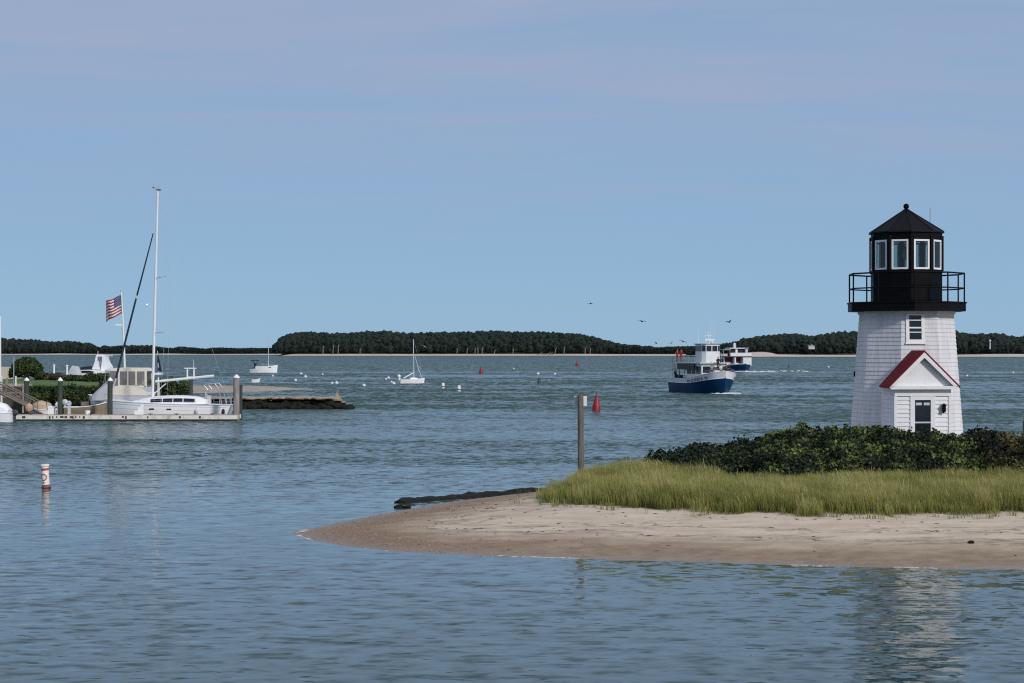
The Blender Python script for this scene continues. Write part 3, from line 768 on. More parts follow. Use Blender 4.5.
# porch
A0 = -0.42; PW = 1.33; PF = 3.95; ZE = 4.53; ZA = 6.11; RWd = 1.66; RF = 4.22
b = MB()
def QP(a, o, z): return TQ(A0 + a, o, z)
b.box(-PW, PW, 1.7, PF - 0.03, LZ - 0.1, ZE - 0.02, T=QP)
z = LZ - 0.1
while z < 4.05:      # clapboards on the front flanks and the sides
    for s in (-1, 1):
        x0, x1 = sorted((s * 0.60, s * (PW + 0.0)))
        vs = [QP(x0, PF + 0.014, z), QP(x1, PF + 0.014, z), QP(x1, PF - 0.022, z + 0.2), QP(x0, PF - 0.022, z + 0.2), QP(x0, PF - 0.03, z), QP(x1, PF - 0.03, z)]
        b.add(vs, [(0, 1, 2, 3), (0, 1, 5, 4)])
        vs = [QP(s * (PW + 0.03), 1.7, z), QP(s * (PW + 0.03), PF - 0.04, z), QP(s * (PW + 0.004), PF - 0.04, z + 0.2), QP(s * (PW + 0.004), 1.7, z + 0.2), QP(s * PW, 1.7, z), QP(s * PW, PF - 0.04, z)]
        b.add(vs, [(0, 1, 2, 3), (0, 1, 5, 4)])
    z += 0.2
b.build('porch_wall', M['white_paint'], lh)
b = MB()
for s in (-1, 1):
    x0, x1 = sorted((s * (PW - 0.09), s * (PW + 0.04))); b.box(x0, x1, PF - 0.035, PF + 0.035, LZ - 0.1, 4.1, T=QP)
b.box(-PW - 0.02, PW + 0.02, PF - 0.03, PF + 0.05, 4.1, ZE - 0.12, T=QP)
b.box(-RWd + 0.05, RWd - 0.05, PF - 0.02, RF + 0.03, ZE - 0.12, ZE + 0.03, T=QP)
b.box(-RWd + 0.05, -PW, 2.0, PF - 0.03, ZE - 0.12, ZE - 0.03, T=QP); b.box(PW, RWd - 0.05, 2.0, PF - 0.03, ZE - 0.12, ZE - 0.03, T=QP)
b.build('porch_trim', M['trim_white'], lh)
b = MB()
b.add([QP(-RWd + 0.1, PF + 0.03, ZE + 0.03), QP(RWd - 0.1, PF + 0.03, ZE + 0.03), QP(0, PF + 0.03, ZA - 0.12), QP(-RWd + 0.1, PF - 0.1, ZE + 0.03), QP(RWd - 0.1, PF - 0.1, ZE + 0.03), QP(0, PF - 0.1, ZA - 0.12)],
      [(0, 1, 2), (3, 4, 5), (0, 1, 4, 3), (1, 2, 5, 4), (2, 0, 3, 5)])
b.build('pediment', M['trim_white'], lh)
b = MB()
for s in (-1, 1):    # rake boards
    p = [(s * RWd, ZE - 0.02), (0, ZA - 0.005), (0, ZA - 0.26), (s * (RWd - 0.26), ZE + 0.03), (s * (RWd - 0.02), ZE - 0.06)]
    b.add([QP(x, RF - 0.05, z) for x, z in p] + [QP(x, RF + 0.03, z) for x, z in p], [(0, 1, 2, 3, 4), (5, 6, 7, 8, 9)] + [(i, (i + 1) % 5, 5 + (i + 1) % 5, 5 + i) for i in range(5)])
b.build('rake_board', M['trim_white'], lh)
b = MB()
for s in (-1, 1):
    t = 0.055
    p = [(s * (RWd + 0.05), ZE - 0.06), (0, ZA), (0, ZA + t * 1.4), (s * (RWd + 0.05), ZE - 0.06 + t * 1.4)]
    b.add([QP(x, 2.15 + 0.5 * abs(x) / RWd, z) for x, z in p] + [QP(x, RF + 0.045, z) for x, z in p], [(0, 1, 2, 3), (4, 5, 6, 7)] + [(i, (i + 1) % 4, 4 + (i + 1) % 4, 4 + i) for i in range(4)])
b.build('porch_roof', M['red_roof'], lh)
b = MB()
b.box(-0.60, -0.38, PF - 0.03, PF + 0.045, LZ, 3.92, T=QP); b.box(0.38, 0.60, PF - 0.03, PF + 0.045, LZ, 3.92, T=QP); b.box(-0.60, 0.60, PF - 0.03, PF + 0.045, 3.92, 4.09, T=QP)
df = b.build('door_frame', M['trim_white'], lh)
b = MB(); b.box(-0.38, 0.38, PF - 0.028, PF + 0.005, LZ, 3.92, T=QP); door = b.build('door', M['dark_glass'], lh)
b = MB(); b.box(-0.377, 0.377, PF + 0.008, PF + 0.03, 2.86, 2.93, T=QP); b.box(-0.33, -0.05, PF + 0.008, PF + 0.02, 3.68, 3.80, T=QP); b.box(0.05, 0.33, PF + 0.008, PF + 0.02, 3.68, 3.80, T=QP)  # crossbar, then two pale boxes standing in for reflections in the glass
b.build('door_rail_and_reflections', M['gelcoat_grey'], door)
b = MB(); b.box(0.28, 0.33, PF + 0.03, PF + 0.07, 2.2, 2.35, T=QP); b.build('handle', M['steel'], door)
def wall_lamp(T):
    q = MB(); q.box(-0.04, 0.04, 0.0, 0.05, -0.08, 0.14, T=T); q.box(-0.075, 0.075, 0.05, 0.2, -0.14, 0.13, T=T)
    q.box(-0.1, 0.1, 0.03, 0.23, 0.132, 0.17, T=T); q.box(-0.05, 0.05, 0.07, 0.18, 0.17, 0.24, T=T); q.box(-0.03, 0.03, 0.1, 0.15, -0.2, -0.14, T=T)
    return q.build('wall_lamp', M['black_paint'], lh)
wall_lamp(lambda a, o, z: QP(0.98 + a, PF + 0.01 + o, 3.52 + z))
wall_lamp(lambda a, o, z: (-Rt(5.05) + 0.06 - o * 0.55, 0.2 + a * 0.6, 5.02 + z * 0.62))
b = MB(); b.box(-1.0, 1.0, PF + 0.03, PF + 1.0, LZ - 0.15, LZ + 0.18, T=QP); b.build('doorstep', M['deck_grey'], lh)

# ------------------------------------------------------------------ rose hedge in front of the lighthouse
def hedge(name, label, prof, D0, D1, seed, lm, dens=430, size=0.075, ph=0.5, hips=0):
    pxs = [p[0] for p in prof]; tys = [p[1] for p in prof]
    Dm = D0 + (D1 - D0) * 0.40
    x0, x1 = W(pxs[0], Dm), W(pxs[-1], Dm)
    rg = np.random.default_rng(seed)
    def top(x, y):
        g = ground(x, y)
        zt = Z(np.interp(x * F / Dm + 512, pxs, tys), Dm)
        t = np.clip(np.abs((y - Dm - (fbm(x * 0.5, x * 0 + 3, seed, 2) - 0.5) * 1.6) / np.where(y < Dm, Dm - D0, D1 - Dm)), 0, 1)
        pr = np.clip(1 - t ** 2.6, 0, 1) ** 0.55
        ed = np.clip(np.minimum(x - x0, x1 - x) / 0.8, 0, 1) ** 0.5
        lump = (fbm(x * 1.0, y * 1.0, seed + 3, 3) - 0.5) * 1.0 + (fbm(x * 3.3, y * 3.3, seed + 5, 2) - 0.5) * 0.42
        h = (zt - g) * pr * ed
        return g, np.maximum(h + lump * np.clip(h, 0, 1) , 0.02)
    root = thing(name, label, 'hedge', ((x0 + x1) / 2, Dm, ground1((x0 + x1) / 2, Dm)))
    ox, oy, oz = root.location
    # inner mass of twigs
    xs = np.arange(x0, x1 + 0.25, 0.25); ys = np.arange(D0, D1 + 0.2, 0.25)
    X, Y = np.meshgrid(xs, ys); g, h = top(X.ravel(), Y.ravel())
    zz = g + np.maximum(h - 0.22, -0.05)
    ii = np.arange(len(xs) * len(ys)).reshape(len(ys), len(xs))
    Fq = np.stack([ii[:-1, :-1], ii[:-1, 1:], ii[1:, 1:], ii[1:, :-1]], -1).reshape(-1, 4)
    np_mesh('branches', np.stack([X.ravel() - ox, Y.ravel() - oy, zz - oz], -1), Fq, M['twig'], root)
    # leaves: over the top surface and down the steep faces
    n = int((x1 - x0) * (D1 - D0 + 3) * dens)
    x = rg.uniform(x0, x1, n); y = D0 + (D1 - D0) * rg.random(n) ** 1.25
    g, h = top(x, y)
    e = 0.12
    gx = (top(x + e, y)[1] - h) / e; gy = (top(x, y + e)[1] - h) / e
    N = np.stack([-gx, -gy, np.ones(n)], -1); N /= np.linalg.norm(N, axis=1, keepdims=True)
    keep = rg.random(n) < np.clip(0.35 / np.maximum(N[:, 2], 0.12), 0, 1)
    inn = rg.random(n) ** 2.0 * 0.30 - 0.04
    P = np.stack([x, y, g + h], -1) - N * inn[:, None]
    P[:, 2] = np.maximum(P[:, 2], g + 0.03)
    spr = rg.random(n) < 0.05      # sprays that stick out
    P[spr] += (N[spr] * 0.5 + np.array([0, 0, 0.6])) * rg.uniform(0.03, 0.20, spr.sum())[:, None]
    clump = fbm(x * 1.7, (y + P[:, 2]) * 1.7, seed + 9, 3)
    tone = np.clip((clump - 0.48) * 3.2 + rg.uniform(-0.2, 0.35, n), 0, 1)  # clumped tones put dark voids and highlights into the leaf colour
    P, N, tone = P[keep], N[keep], tone[keep]
    lv, lf = leaf_quads(P - np.array([ox, oy, oz]), size, seed, N, 0.7, 0.62)
    np_mesh('foliage', lv, lf, lm, root, tone=np.repeat(tone, 4))
    if hips:
        for i in rg.choice(len(P), hips, replace=False):
            c = P[i] + N[i] * 0.06 - np.array([ox, oy, oz]); q = MB(); q.ball(c, rg.uniform(0.02, 0.035), 6, 4); q.build('rose_hip', M['hip'], root)
    return root
hedge('rose_hedge', 'tall dense green rose hedge across the foot of the lighthouse', [(738, 458), (748, 455), (765, 445), (780, 438), (800, 434), (830, 434), (850, 437), (870, 435), (890, 434), (905, 435), (930, 438), (950, 440), (975, 440)], 70.5, 81, 41, M['hedge_leaf'], hips=30)
hedge('rose_hedge', 'rose hedge with reddish leaves at the right edge beside the dark post', [(962, 438), (980, 437), (1000, 438), (1020, 443), (1060, 444), (1120, 446), (1200, 450)], 70.3, 80, 42, M['rose_leaf'], hips=45)
hedge('low_shrub', 'low dark shrub trailing off at the left end of the hedge above the grass', [(641, 462), (655, 455), (665, 456), (680, 452), (700, 450), (720, 451), (735, 449), (752, 446), (765, 446)], 73.0, 80, 43, M['shrub_leaf'])

# ------------------------------------------------------------------ marsh grass
def blade_mat():
    m, n, l, b = new_mat('marsh_grass_blade')
    a = n.new('ShaderNodeAttribute'); a.attribute_name = 'tone'
    rp = n.new('ShaderNodeValToRGB')
    e = rp.color_ramp.elements
    e[0].position = 0.0; e[0].color = (0.10, 0.115, 0.026, 1)
    e[1].position = 1.0; e[1].color = (0.46, 0.39, 0.20, 1)
    for p, c in ((0.33, (0.21, 0.225, 0.056)), (0.58, (0.41, 0.385, 0.13)), (0.8, (0.55, 0.49, 0.23))):
        q = e.new(p); q.color = (*c, 1)
    l.new(a.outputs['Fac'], rp.inputs[0]); l.new(rp.outputs[0], b.inputs['Base Color'])
    b.inputs['Roughness'].default_value = 0.7; b.inputs['Specular IOR Level'].default_value = 0.2
    tr = n.new('ShaderNodeBsdfTranslucent'); l.new(rp.outputs[0], tr.inputs[0])
    ms = n.new('ShaderNodeMixShader'); ms.inputs[0].default_value = 0.35
    l.new(b.outputs[0], ms.inputs[1]); l.new(tr.outputs[0], ms.inputs[2]); l.new(ms.outputs[0], n['Material Output'].inputs[0])
    return m
M['blade'] = blade_mat()
GR = [pt(540, 496, 0.5), pt(562, 502, 0.5), pt(600, 507, 0.55), pt(650, 511, 0.55), pt(700, 514, 0.55), pt(780, 516, 0.55), pt(850, 517.5, 0.55), pt(920, 517, 0.55), pt(1024, 516, 0.55), (24, 60.5), (30, 61), (30, 71.5), (17, 71.8), (10, 72), (8.5, 74.5), (5, 76.5), (3.2, 76), (1.9, 74)]
def grass():
    rg = np.random.default_rng(61)
    n = 520000
    x = rg.uniform(0, 30, n); y = rg.uniform(58.5, 78, n)
    d = poly_dist(x, y, GR) + (fbm(x * 1.3, y * 1.3, 8, 3) - 0.5) * 1.9
    strag = (d > -1.1) & (fbm(x * 2.6, y * 2.6, 19, 2) > 0.68) & (rg.random(n) < 0.35)
    keep = ((d > 0) & (rg.random(n) < np.clip(d / 1.0 + 0.10, 0, 1))) | strag
    far = (rg.random(n) < 0.55) | (y < 66)
    keep &= far
    x, y, d = x[keep], y[keep], d[keep]; n = len(x)
    z = ground(x, y) - 0.02
    tuft = fbm(x * 1.1, y * 1.1, 12, 3)
    hgt = (0.66 + 0.5 * tuft) * rg.uniform(0.75, 1.2, n) * np.clip(0.55 + d * 0.35, 0.38, 1.0) * np.interp(x, [5, 9], [1.0, 0.80])
    ang = rg.normal(2.9, 0.9, n); lean = rg.uniform(0.03, 0.26, n) * hgt
    lx, ly = np.cos(ang) * lean, np.sin(ang) * lean
    wa = rg.uniform(0, math.pi, n); wd = rg.uniform(0.004, 0.008, n)
    wx, wy = np.cos(wa) * wd, np.sin(wa) * wd
    P = []; T = []
    tn = np.clip((tuft - 0.5) * 0.7 + rg.normal(0.20, 0.11, n), 0, 1)
    seed_ = rg.random(n) < 0.006
    hgt = np.where(seed_, hgt * 1.18, hgt); tn = np.where(seed_, 0.9, tn)
    for f, w in ((0, 1.0), (0.45, 0.85), (0.8, 0.55), (1.0, 0.12)):
        bx = x + lx * f * f; by = y + ly * f * f; bz = z + hgt * f * (1 - 0.12 * f)
        w = np.where(seed_ & (f > 0.7), 1.4, w)
        P.append(np.stack([bx - wx * w, by - wy * w, bz], -1)); P.append(np.stack([bx + wx * w, by + wy * w, bz], -1))
        t = np.clip(tn * 0.75 + f * 0.42, 0, 1); T += [t, t]
    V = np.stack(P, 1); T = np.stack(T, 1)
    ii = np.arange(n)[:, None] * 8
    Fq = np.concatenate([ii + np.array([[a, a + 1, a + 3, a + 2]]) for a in (0, 2, 4)])
    o = np_mesh('marsh_grass', V.reshape(-1, 3), Fq, M['blade'], tone=T.ravel())
    tag(o, 'yellow green marsh grass growing over the sand spit before the hedge', 'grass', kind='stuff')
grass()
# dried weed and twigs scattered on the beach
def litter():
    rg = np.random.default_rng(71); q = MB()
    n = 0
    while n < 190:
        x = rg.uniform(-5, 20); y = rg.uniform(50, 72)
        z, d = spit_h(np.array([x]), np.array([y])); z = float(z[0]); d = float(d[0])
        if d < 0.4 or z < 0.05: continue
        line = min(abs(z - 0.31), abs(z - 0.43), abs(z - 0.55))
        if rg.random() > math.exp(-(line / 0.02) ** 2) + 0.10: continue
        if poly_dist(np.array([x]), np.array([y]), GR)[0] > 0.5: continue
        L = rg.uniform(0.02, 0.10) * (2.5 if rg.random() < 0.08 else 1); a = rg.normal(0, 0.5); r = rg.uniform(0.005, 0.014)
        c, s = math.cos(a) * L, math.sin(a) * L
        q.tube([(x - c, y - s, z + r * 0.6), (x - c * 0.2, y - s * 0.2 + rg.normal(0, 0.03), z + r), (x + c, y + s, z + r * 0.5)], [r * 0.6, r, r * 0.5], 5)
        n += 1
    tag(q.build('beach_wrack', mat('wrack', (0.085, 0.06, 0.045), 0.95, 0.4, 5)), 'dark bits of dried weed and twigs strewn along the beach', 'seaweed', kind='stuff')
    q = MB(); n = 0
    while n < 420:
        x = rg.uniform(-8, 3); y = rg.uniform(53, 74)
        z, d = spit_h(np.array([x]), np.array([y])); z = float(z[0])
        if z < 0.01 or z > 0.30 or rg.random() < (x + 8) / 14: continue
        r = rg.uniform(0.012, 0.034); q.ball((x, y, z + r * 0.3), r, 6, 4, sq=(1.2, 1, 0.7)); n += 1
    tag(q.build('shore_pebbles', mat('pebble', (0.20, 0.135, 0.09), 0.9, 0, 2.5, c2=(0.40, 0.32, 0.25))), 'reddish brown pebbles on the low tip of the sand spit', 'pebbles', kind='stuff')
litter()
def boulder(name, r, seed, sq, m, parent=None, loc=(0, 0, 0)):
    iv, if_ = ico(3)
    k = 1 + 0.55 * (fbm(iv[:, 0] * 1.5 + seed, iv[:, 1] * 1.5 + iv[:, 2] * 1.3, seed, 3) - 0.5)
    return np_mesh(name, iv * k[:, None] * r * np.array(sq), if_, m, parent, smooth=False, loc=loc)
x, y = pt(971, 543, 0.3); o = boulder('beach_stone', 0.08, 3, (1.3, 1, 0.7), M['rock_dark'], loc=(x, y, ground1(x, y) + 0.03)); tag(o, 'small dark stone alone on the sand near the right edge', 'stone')

def swash():
    rg = np.random.default_rng(77); q = MB(); Yc = np.arange(49, 62, 0.05)
    for x in np.arange(-7.2, 28, 0.07):
        h = ground(np.full_like(Yc, x), Yc); k = np.argmax(h > 0.004)
        if k == 0 or vnoise(np.array([x * 0.7]), np.array([3.0]), 5)[0] < 0.52 + 0.3 * rg.random(): continue
        r = rg.uniform(0.012, 0.03); q.ball((x + rg.normal(0, 0.03), Yc[k] - abs(rg.normal(0, 0.05)), 0.004), r, 6, 4, sq=(rg.uniform(2, 5), 1.2, 0.5))
    for i in range(46):
        t = rg.random(); x = -7.4 + t * 3.0; y = 60.6 + t * 4.0 + abs(rg.normal(0, 0.35)); r = rg.uniform(0.02, 0.06)
        q.ball((x, y, 0.0), r, 6, 4, sq=(rg.uniform(1.5, 4), 1.0, 0.5))
    tag(q.build('swash_foam', M['foam_thin'], smooth=True), 'thin line of foam where the water laps the sand spit', 'foam', kind='stuff')
M['foam_thin'] = mat('thin_foam', (0.62, 0.62, 0.61), 0.7, 0.2, 3)
swash()
# weed-covered ledge on the back edge of the spit
led = MB(); rgl = random.Random(4)
LP = []
P_ = [(393, 503), (405, 502.5), (425, 500), (455, 497), (490, 494), (520, 492.5), (548, 491)]
def ledge():
    pxs = np.linspace(394, 548, 150)
    top = np.interp(pxs, [394, 400, 420, 445, 470, 500, 530, 548], [499.5, 497, 495, 493.5, 490.5, 488.8, 487.5, 487])
    bot = np.interp(pxs, [394, 405, 425, 450, 470, 500, 530, 548], [502.5, 503.5, 502, 500, 499, 496, 493, 491])
    V = []; nr = 9
    for j in range(nr):
        t = j / (nr - 1)
        for i, px in enumerate(pxs):
            yf, yb = DW(bot[i]), DW(top[i], 0.16)
            D = yf + (yb - yf) * t + (0 if 0 < j < nr - 1 else 0.0)
            z = 0.15 * math.sin(math.pi * t) ** 0.6 * min(1, i / 8 + 0.15)
            V.append((W(px, D), D, z))
    V = np.array(V)
    n = (fbm(V[:, 0] * 2.2, V[:, 1] * 1.2, 4, 4) - 0.5); V[:, 2] += n * 0.22; V[:, 1] += (fbm(V[:, 0] * 1.4, V[:, 1], 6, 3) - 0.5) * 0.9
    V[:150, 2] = -0.1; V[-150:, 2] = -0.1
    ii = np.arange(nr * 150).reshape(nr, 150)
    Fq = np.stack([ii[:-1, :-1], ii[:-1, 1:], ii[1:, 1:], ii[1:, :-1]], -1).reshape(-1, 4)
    return np_mesh('weedy_ledge', V, Fq, M['rock_dark'])
tag(ledge(), 'low black weed covered ledge along the back edge of the sand spit', 'rock ledge')
for i, (px, py, r, lb) in enumerate(((399, 507.5, 0.16, 'small wet dark stone in the shallows left of another, by the ledge tip'), (407, 507.8, 0.12, 'smaller wet dark stone nearer the sand below the ledge tip'))):
    x, y = pt(px, py); o = boulder('shore_stone', r, 11 + i, (1.3, 1, 0.6), M['rock_dark'], loc=(x, y, 0.03)); tag(o, lb, 'stone')

# ------------------------------------------------------------------ sign pile on the spit and dark post at the right edge
D = 80.0; sp_ = thing('sign_pile', 'tall weathered timber pile with white sign boards standing behind the marsh grass', 'piling', (W(580.5, D), D, ground1(W(580.5, D), D)), 0)
gz = sp_.location.z; zt = Z(395, D) - gz
b = MB(); b.tube([(0.03, 0, -0.8), (0.015, 0, zt * 0.5), (0, 0, zt)], [0.15, 0.14, 0.13], 14); b.build('pile', M['post_wood'], sp_, smooth=True)
for xa, xb, yy, mm in ((0.09, 0.29, 0.15, 'trim_white'), (-0.27, -0.11, 0.17, 'gelcoat_grey')):
    b = MB(); b.box(xa, xb, yy, yy + 0.03, zt - 0.50, zt - 0.05); b.build('sign_board', M[mm], sp_)
D = 84.0; o = MB(); o.tube([(0, 0, -0.5), (0, 0, Z(421, D) - 1.0)], [0.17, 0.15], 12); o = o.build('dark_post', M['dark_grey'], None, (W(1026, D), D, 1.0)); tag(o, 'dark post rising behind the hedge at the right edge of the photo', 'post')

# ------------------------------------------------------------------ boats: hull tools
def smooth_st(st, n):
    st = np.array(st, float); t = np.arange(len(st)); q = np.linspace(0, len(st) - 1, n)
    outp = []
    for c in range(st.shape[1]):
        a = st[:, c]; r = []
        for v in q:
            i = min(int(v), len(a) - 2); f = v - i
            p0, p1, p2, p3 = a[max(i - 1, 0)], a[i], a[i + 1], a[min(i + 2, len(a) - 1)]
            r.append(0.5 * (2 * p1 + (p2 - p0) * f + (2 * p0 - 5 * p1 + 4 * p2 - p3) * f * f + (3 * p1 - p0 - 3 * p2 + p3) * f ** 3))
        outp.append(r)
    S = np.array(outp).T; S[:, 1:3] = np.maximum(S[:, 1:3], 0.01)
    return S
# station: y, half beam at the deck, half beam at the waterline, sheer height, forward rake at the sheer
def hp(s, f, side, grow=0.0):
    e = f ** 0.8 if f > 0 else f
    return (side * (s[2] + (s[1] - s[2]) * e + grow), s[0] + s[4] * f, s[3] * f)
def hull_shell(mb, S, fs, mi=0, bottom=None, grow=0.0, transom=True):
    n = len(S); k = len(fs)
    for side in (-1, 1):
        vs = [hp(s, f, side, grow) for s in S for f in fs]
        mb.add(vs, [(i * k + j, (i + 1) * k + j, (i + 1) * k + j + 1, i * k + j + 1) for i in range(n - 1) for j in range(k - 1)], mi)
        if bottom:
            vs = [hp(s, fs[0], side) for s in S] + [(side * s[2] * 0.5, s[0], -bottom) for s in S]
            mb.add(vs, [(i, i + 1, n + i + 1, n + i) for i in range(n - 1)], mi)
    if transom:
        s = S[0]; vs = [hp(s, f, sd) for f in fs for sd in (-1, 1)]
        mb.add(vs, [(2 * j, 2 * j + 1, 2 * j + 3, 2 * j + 2) for j in range(k - 1)], mi)
    return mb
def hull_deck(mb, S, f, mi=0, inset=0.0, th=0.05):
    n = len(S); vs = []
    for dz in (0, -th):
        for s in S:
            for sd in (-1, 1):
                p = hp(s, f, sd); vs.append((sd * max(abs(p[0]) - inset, 0.005), p[1], p[2] + dz))
    fs = [(2 * i, 2 * i + 1, 2 * i + 3, 2 * i + 2) for i in range(n - 1)] + [(2 * n + 2 * i, 2 * n + 2 * i + 1, 2 * n + 2 * i + 3, 2 * n + 2 * i + 2) for i in range(n - 1)]
    return mb.add(vs, fs, mi)
def gunwale(mb, S, f, r, mi=0):
    for sd in (-1, 1): mb.tube([hp(s, f, sd) for s in S], r, 6, mi)
    a, c = hp(S[0], f, -1), hp(S[0], f, 1); mb.tube([a, c], r, 6, mi)
    return mb
def text_mesh(txt, size, ext=0.004):
    cu = bpy.data.curves.new('lettering', 'FONT'); cu.body = txt; cu.size = size; cu.extrude = ext; cu.offset = 0.008
    o = bpy.data.objects.new('lettering', cu); COL.objects.link(o)
    dg = bpy.context.evaluated_depsgraph_get()
    me = bpy.data.meshes.new_from_object(o.evaluated_get(dg))
    bpy.data.objects.remove(o); bpy.data.curves.remove(cu)
    return me
def rail_line(mb, pts, h, r=0.018, every=1):
    top = [(p[0], p[1], p[2] + h) for p in pts]
    mb.tube(top, r, 5)
    mb.tube([(p[0], p[1], p[2] + h * 0.5) for p in pts], r * 0.7, 5)
    for p in pts[::every]: mb.tube([p, (p[0], p[1], p[2] + h)], r, 5)
    return mb

# ------------------------------------------------------------------ people (on the boats, a dozen pixels tall)
def person_mesh(pose):
    J = dict(pel=(0, 0, 0.95), sp=(0, 0.02, 1.15), ch=(0, 0.02, 1.36), nk=(0, 0.0, 1.50), hd=(0, -0.03, 1.60), ht=(0, -0.02, 1.74))
    for s, k in ((-1, 'l'), (1, 'r')):
        J['hp' + k] = (s * 0.10, 0, 0.90); J['kn' + k] = (s * 0.12, -0.03, 0.50); J['an' + k] = (s * 0.13, 0.03, 0.08); J['to' + k] = (s * 0.15, -0.14, 0.03)
        J['sh' + k] = (s * 0.18, 0.01, 1.42)
        if pose == 'rail': J['el' + k] = (s * 0.25, -0.10, 1.16); J['wr' + k] = (s * 0.20, -0.34, 1.10); J['ha' + k] = (s * 0.18, -0.42, 1.08)
        elif pose == 'hips': J['el' + k] = (s * 0.38, 0.06, 1.20); J['wr' + k] = (s * 0.24, -0.06, 1.02); J['ha' + k] = (s * 0.18, -0.10, 1.0)
        else: J['el' + k] = (s * 0.25, 0.03, 1.14); J['wr' + k] = (s * 0.27, -0.05, 0.90); J['ha' + k] = (s * 0.27, -0.08, 0.80)
    E = [('pel', 'sp'), ('sp', 'ch'), ('ch', 'nk'), ('nk', 'hd'), ('hd', 'ht')]
    for k in 'lr': E += [('pel', 'hp' + k), ('hp' + k, 'kn' + k), ('kn' + k, 'an' + k), ('an' + k, 'to' + k), ('ch', 'sh' + k), ('sh' + k, 'el' + k), ('el' + k, 'wr' + k), ('wr' + k, 'ha' + k)]
    rad = dict(pel=0.15, sp=0.135, ch=0.155, nk=0.055, hd=0.095, ht=0.075, hp=0.095, kn=0.065, an=0.045, to=0.04, sh=0.07, el=0.045, wr=0.033, ha=0.04)
    names = list(J)
    me = bpy.data.meshes.new('body'); me.from_pydata([J[n] for n in names], [(names.index(a), names.index(b_)) for a, b_ in E], [])
    o = bpy.data.objects.new('body', me); COL.objects.link(o)
    o.modifiers.new('skin', 'SKIN'); o.modifiers.new('sub', 'SUBSURF').levels = 1
    sv = me.skin_vertices[0].data
    for i, n in enumerate(names):
        r = rad.get(n, rad.get(n[:2])); sv[i].radius = (r, r * (0.8 if n in ('pel', 'sp', 'ch') else 1)); sv[i].use_root = (n == 'pel')
    dg = bpy.context.evaluated_depsgraph_get()
    res = bpy.data.meshes.new_from_object(o.evaluated_get(dg)); bpy.data.objects.remove(o)
    mi = []
    for p in res.polygons:
        c = p.center
        if c.z > 1.50: mi.append(0)
        elif c.z > 0.93 and not (abs(c.x) > 0.14 and (c.y < -0.32 and pose == 'rail')): mi.append(1)
        elif abs(c.x) > 0.215: mi.append(0)
        elif c.z > 0.09: mi.append(2)
        else: mi.append(3)
    return res, mi
PM = {k: person_mesh(k) for k in ('stand', 'rail', 'hips')}
cloth = {k: mat('cloth_' + k, c, 0.85, 0.25, 6) for k, c in dict(red=(0.40, 0.03, 0.03), darkred=(0.26, 0.02, 0.025), black=(0.015, 0.016, 0.02), navy=(0.02, 0.03, 0.07), grey=(0.16, 0.16, 0.18), tan=(0.40, 0.31, 0.22), white=(0.7, 0.68, 0.66), brown=(0.10, 0.06, 0.04)).items()}
def person(label, loc, rotz, pose, shirt, trousers, hair='brown', sc_=1.0):
    src, mi = PM[pose]
    me = src.copy()
    me.materials.clear()
    for m_ in (M['skin'], cloth[shirt], cloth[trousers], cloth['black']): me.materials.append(m_)
    me.polygons.foreach_set('material_index', mi); me.polygons.foreach_set('use_smooth', np.ones(len(me.polygons), bool))
    o = obj_from('person', me, None, None, loc, rotz); o.scale = (sc_,) * 3
    tag(o, label, 'person', 'people aboard the blue boat')
    q = MB(); q.ball((0, 0.005, 1.68), 0.105, 10, 6, sq=(0.95, 1.0, 0.85)); q.build('hair', cloth[hair], o, smooth=True)
    return o

# ------------------------------------------------------------------ blue party boat
BD = 262.0; AL = R(16)
pb = thing('party_boat', 'blue hulled passenger fishing boat heading in with people crowded on its bow', 'boat', (W(705.5, BD), BD, 0), math.pi + AL)
S = smooth_st([(-9, 2.45, 2.2, 2.1, 0), (-6, 2.8, 2.5, 2.05, 0), (-1, 3.0, 2.6, 2.05, 0), (2.2, 3.1, 2.5, 2.25, 0.05), (3.9, 3.0, 1.9, 2.5, 0.12), (5.2, 2.35, 1.1, 2.78, 0.25), (6.2, 1.45, 0.5, 3.0, 0.45), (7.0, 0.03, 0.02, 3.2, 0.6)], 40)
b = MB(); hull_shell(b, S, [0, 0.25, 0.5, 0.70], bottom=0.9); hull = b.build('hull', M['navy_hull'], pb, smooth=True)
b = MB(); hull_shell(b, S, [0.70, 0.85, 1.0], grow=0.025); hull_shell(b, S[:-2], [0.72, 0.98], grow=-0.06, transom=False); gunwale(b, S, 1.0, 0.06); bw_ = b.build('bulwark', M['white_paint'], pb, smooth=True)
b = MB(); gunwale(b, S, 0.70, 0.05); b.build('rub_rail', M['gelcoat'], hull)
b = MB(); b.tube([(0, hp(S[-1], f_, 1)[1], hp(S[-1], f_, 1)[2]) for f_ in (0, 0.25, 0.5, 0.7)], 0.06, 8); b.build('stem_post', M['navy_hull'], hull)
b = MB(); hull_deck(b, S, 0.76, inset=0.07); b.build('deck', M['deck_grey'], pb)
for sd in (1, -1):
    tm = text_mesh('SEA QUEEN II', 0.60)
    w = max(v.co.x for v in tm.vertices)
    for v in tm.vertices:
        u, vv, ww = v.co
        yy = 0.2 + (u / w) * 5.2 if sd == 1 else 5.4 - (u / w) * 5.2
        i = np.interp(yy, S[:, 0], np.arange(len(S))); s_ = [np.interp(i, np.arange(len(S)), S[:, c]) for c in range(5)]
        f = 0.725 + vv / s_[3] * 0.92
        p = hp(s_, f, sd, 0.036 + ww); v.co = (p[0], yy + s_[4] * f, p[2])
    obj_from('name_lettering', tm, M['navy_canvas'], bw_)
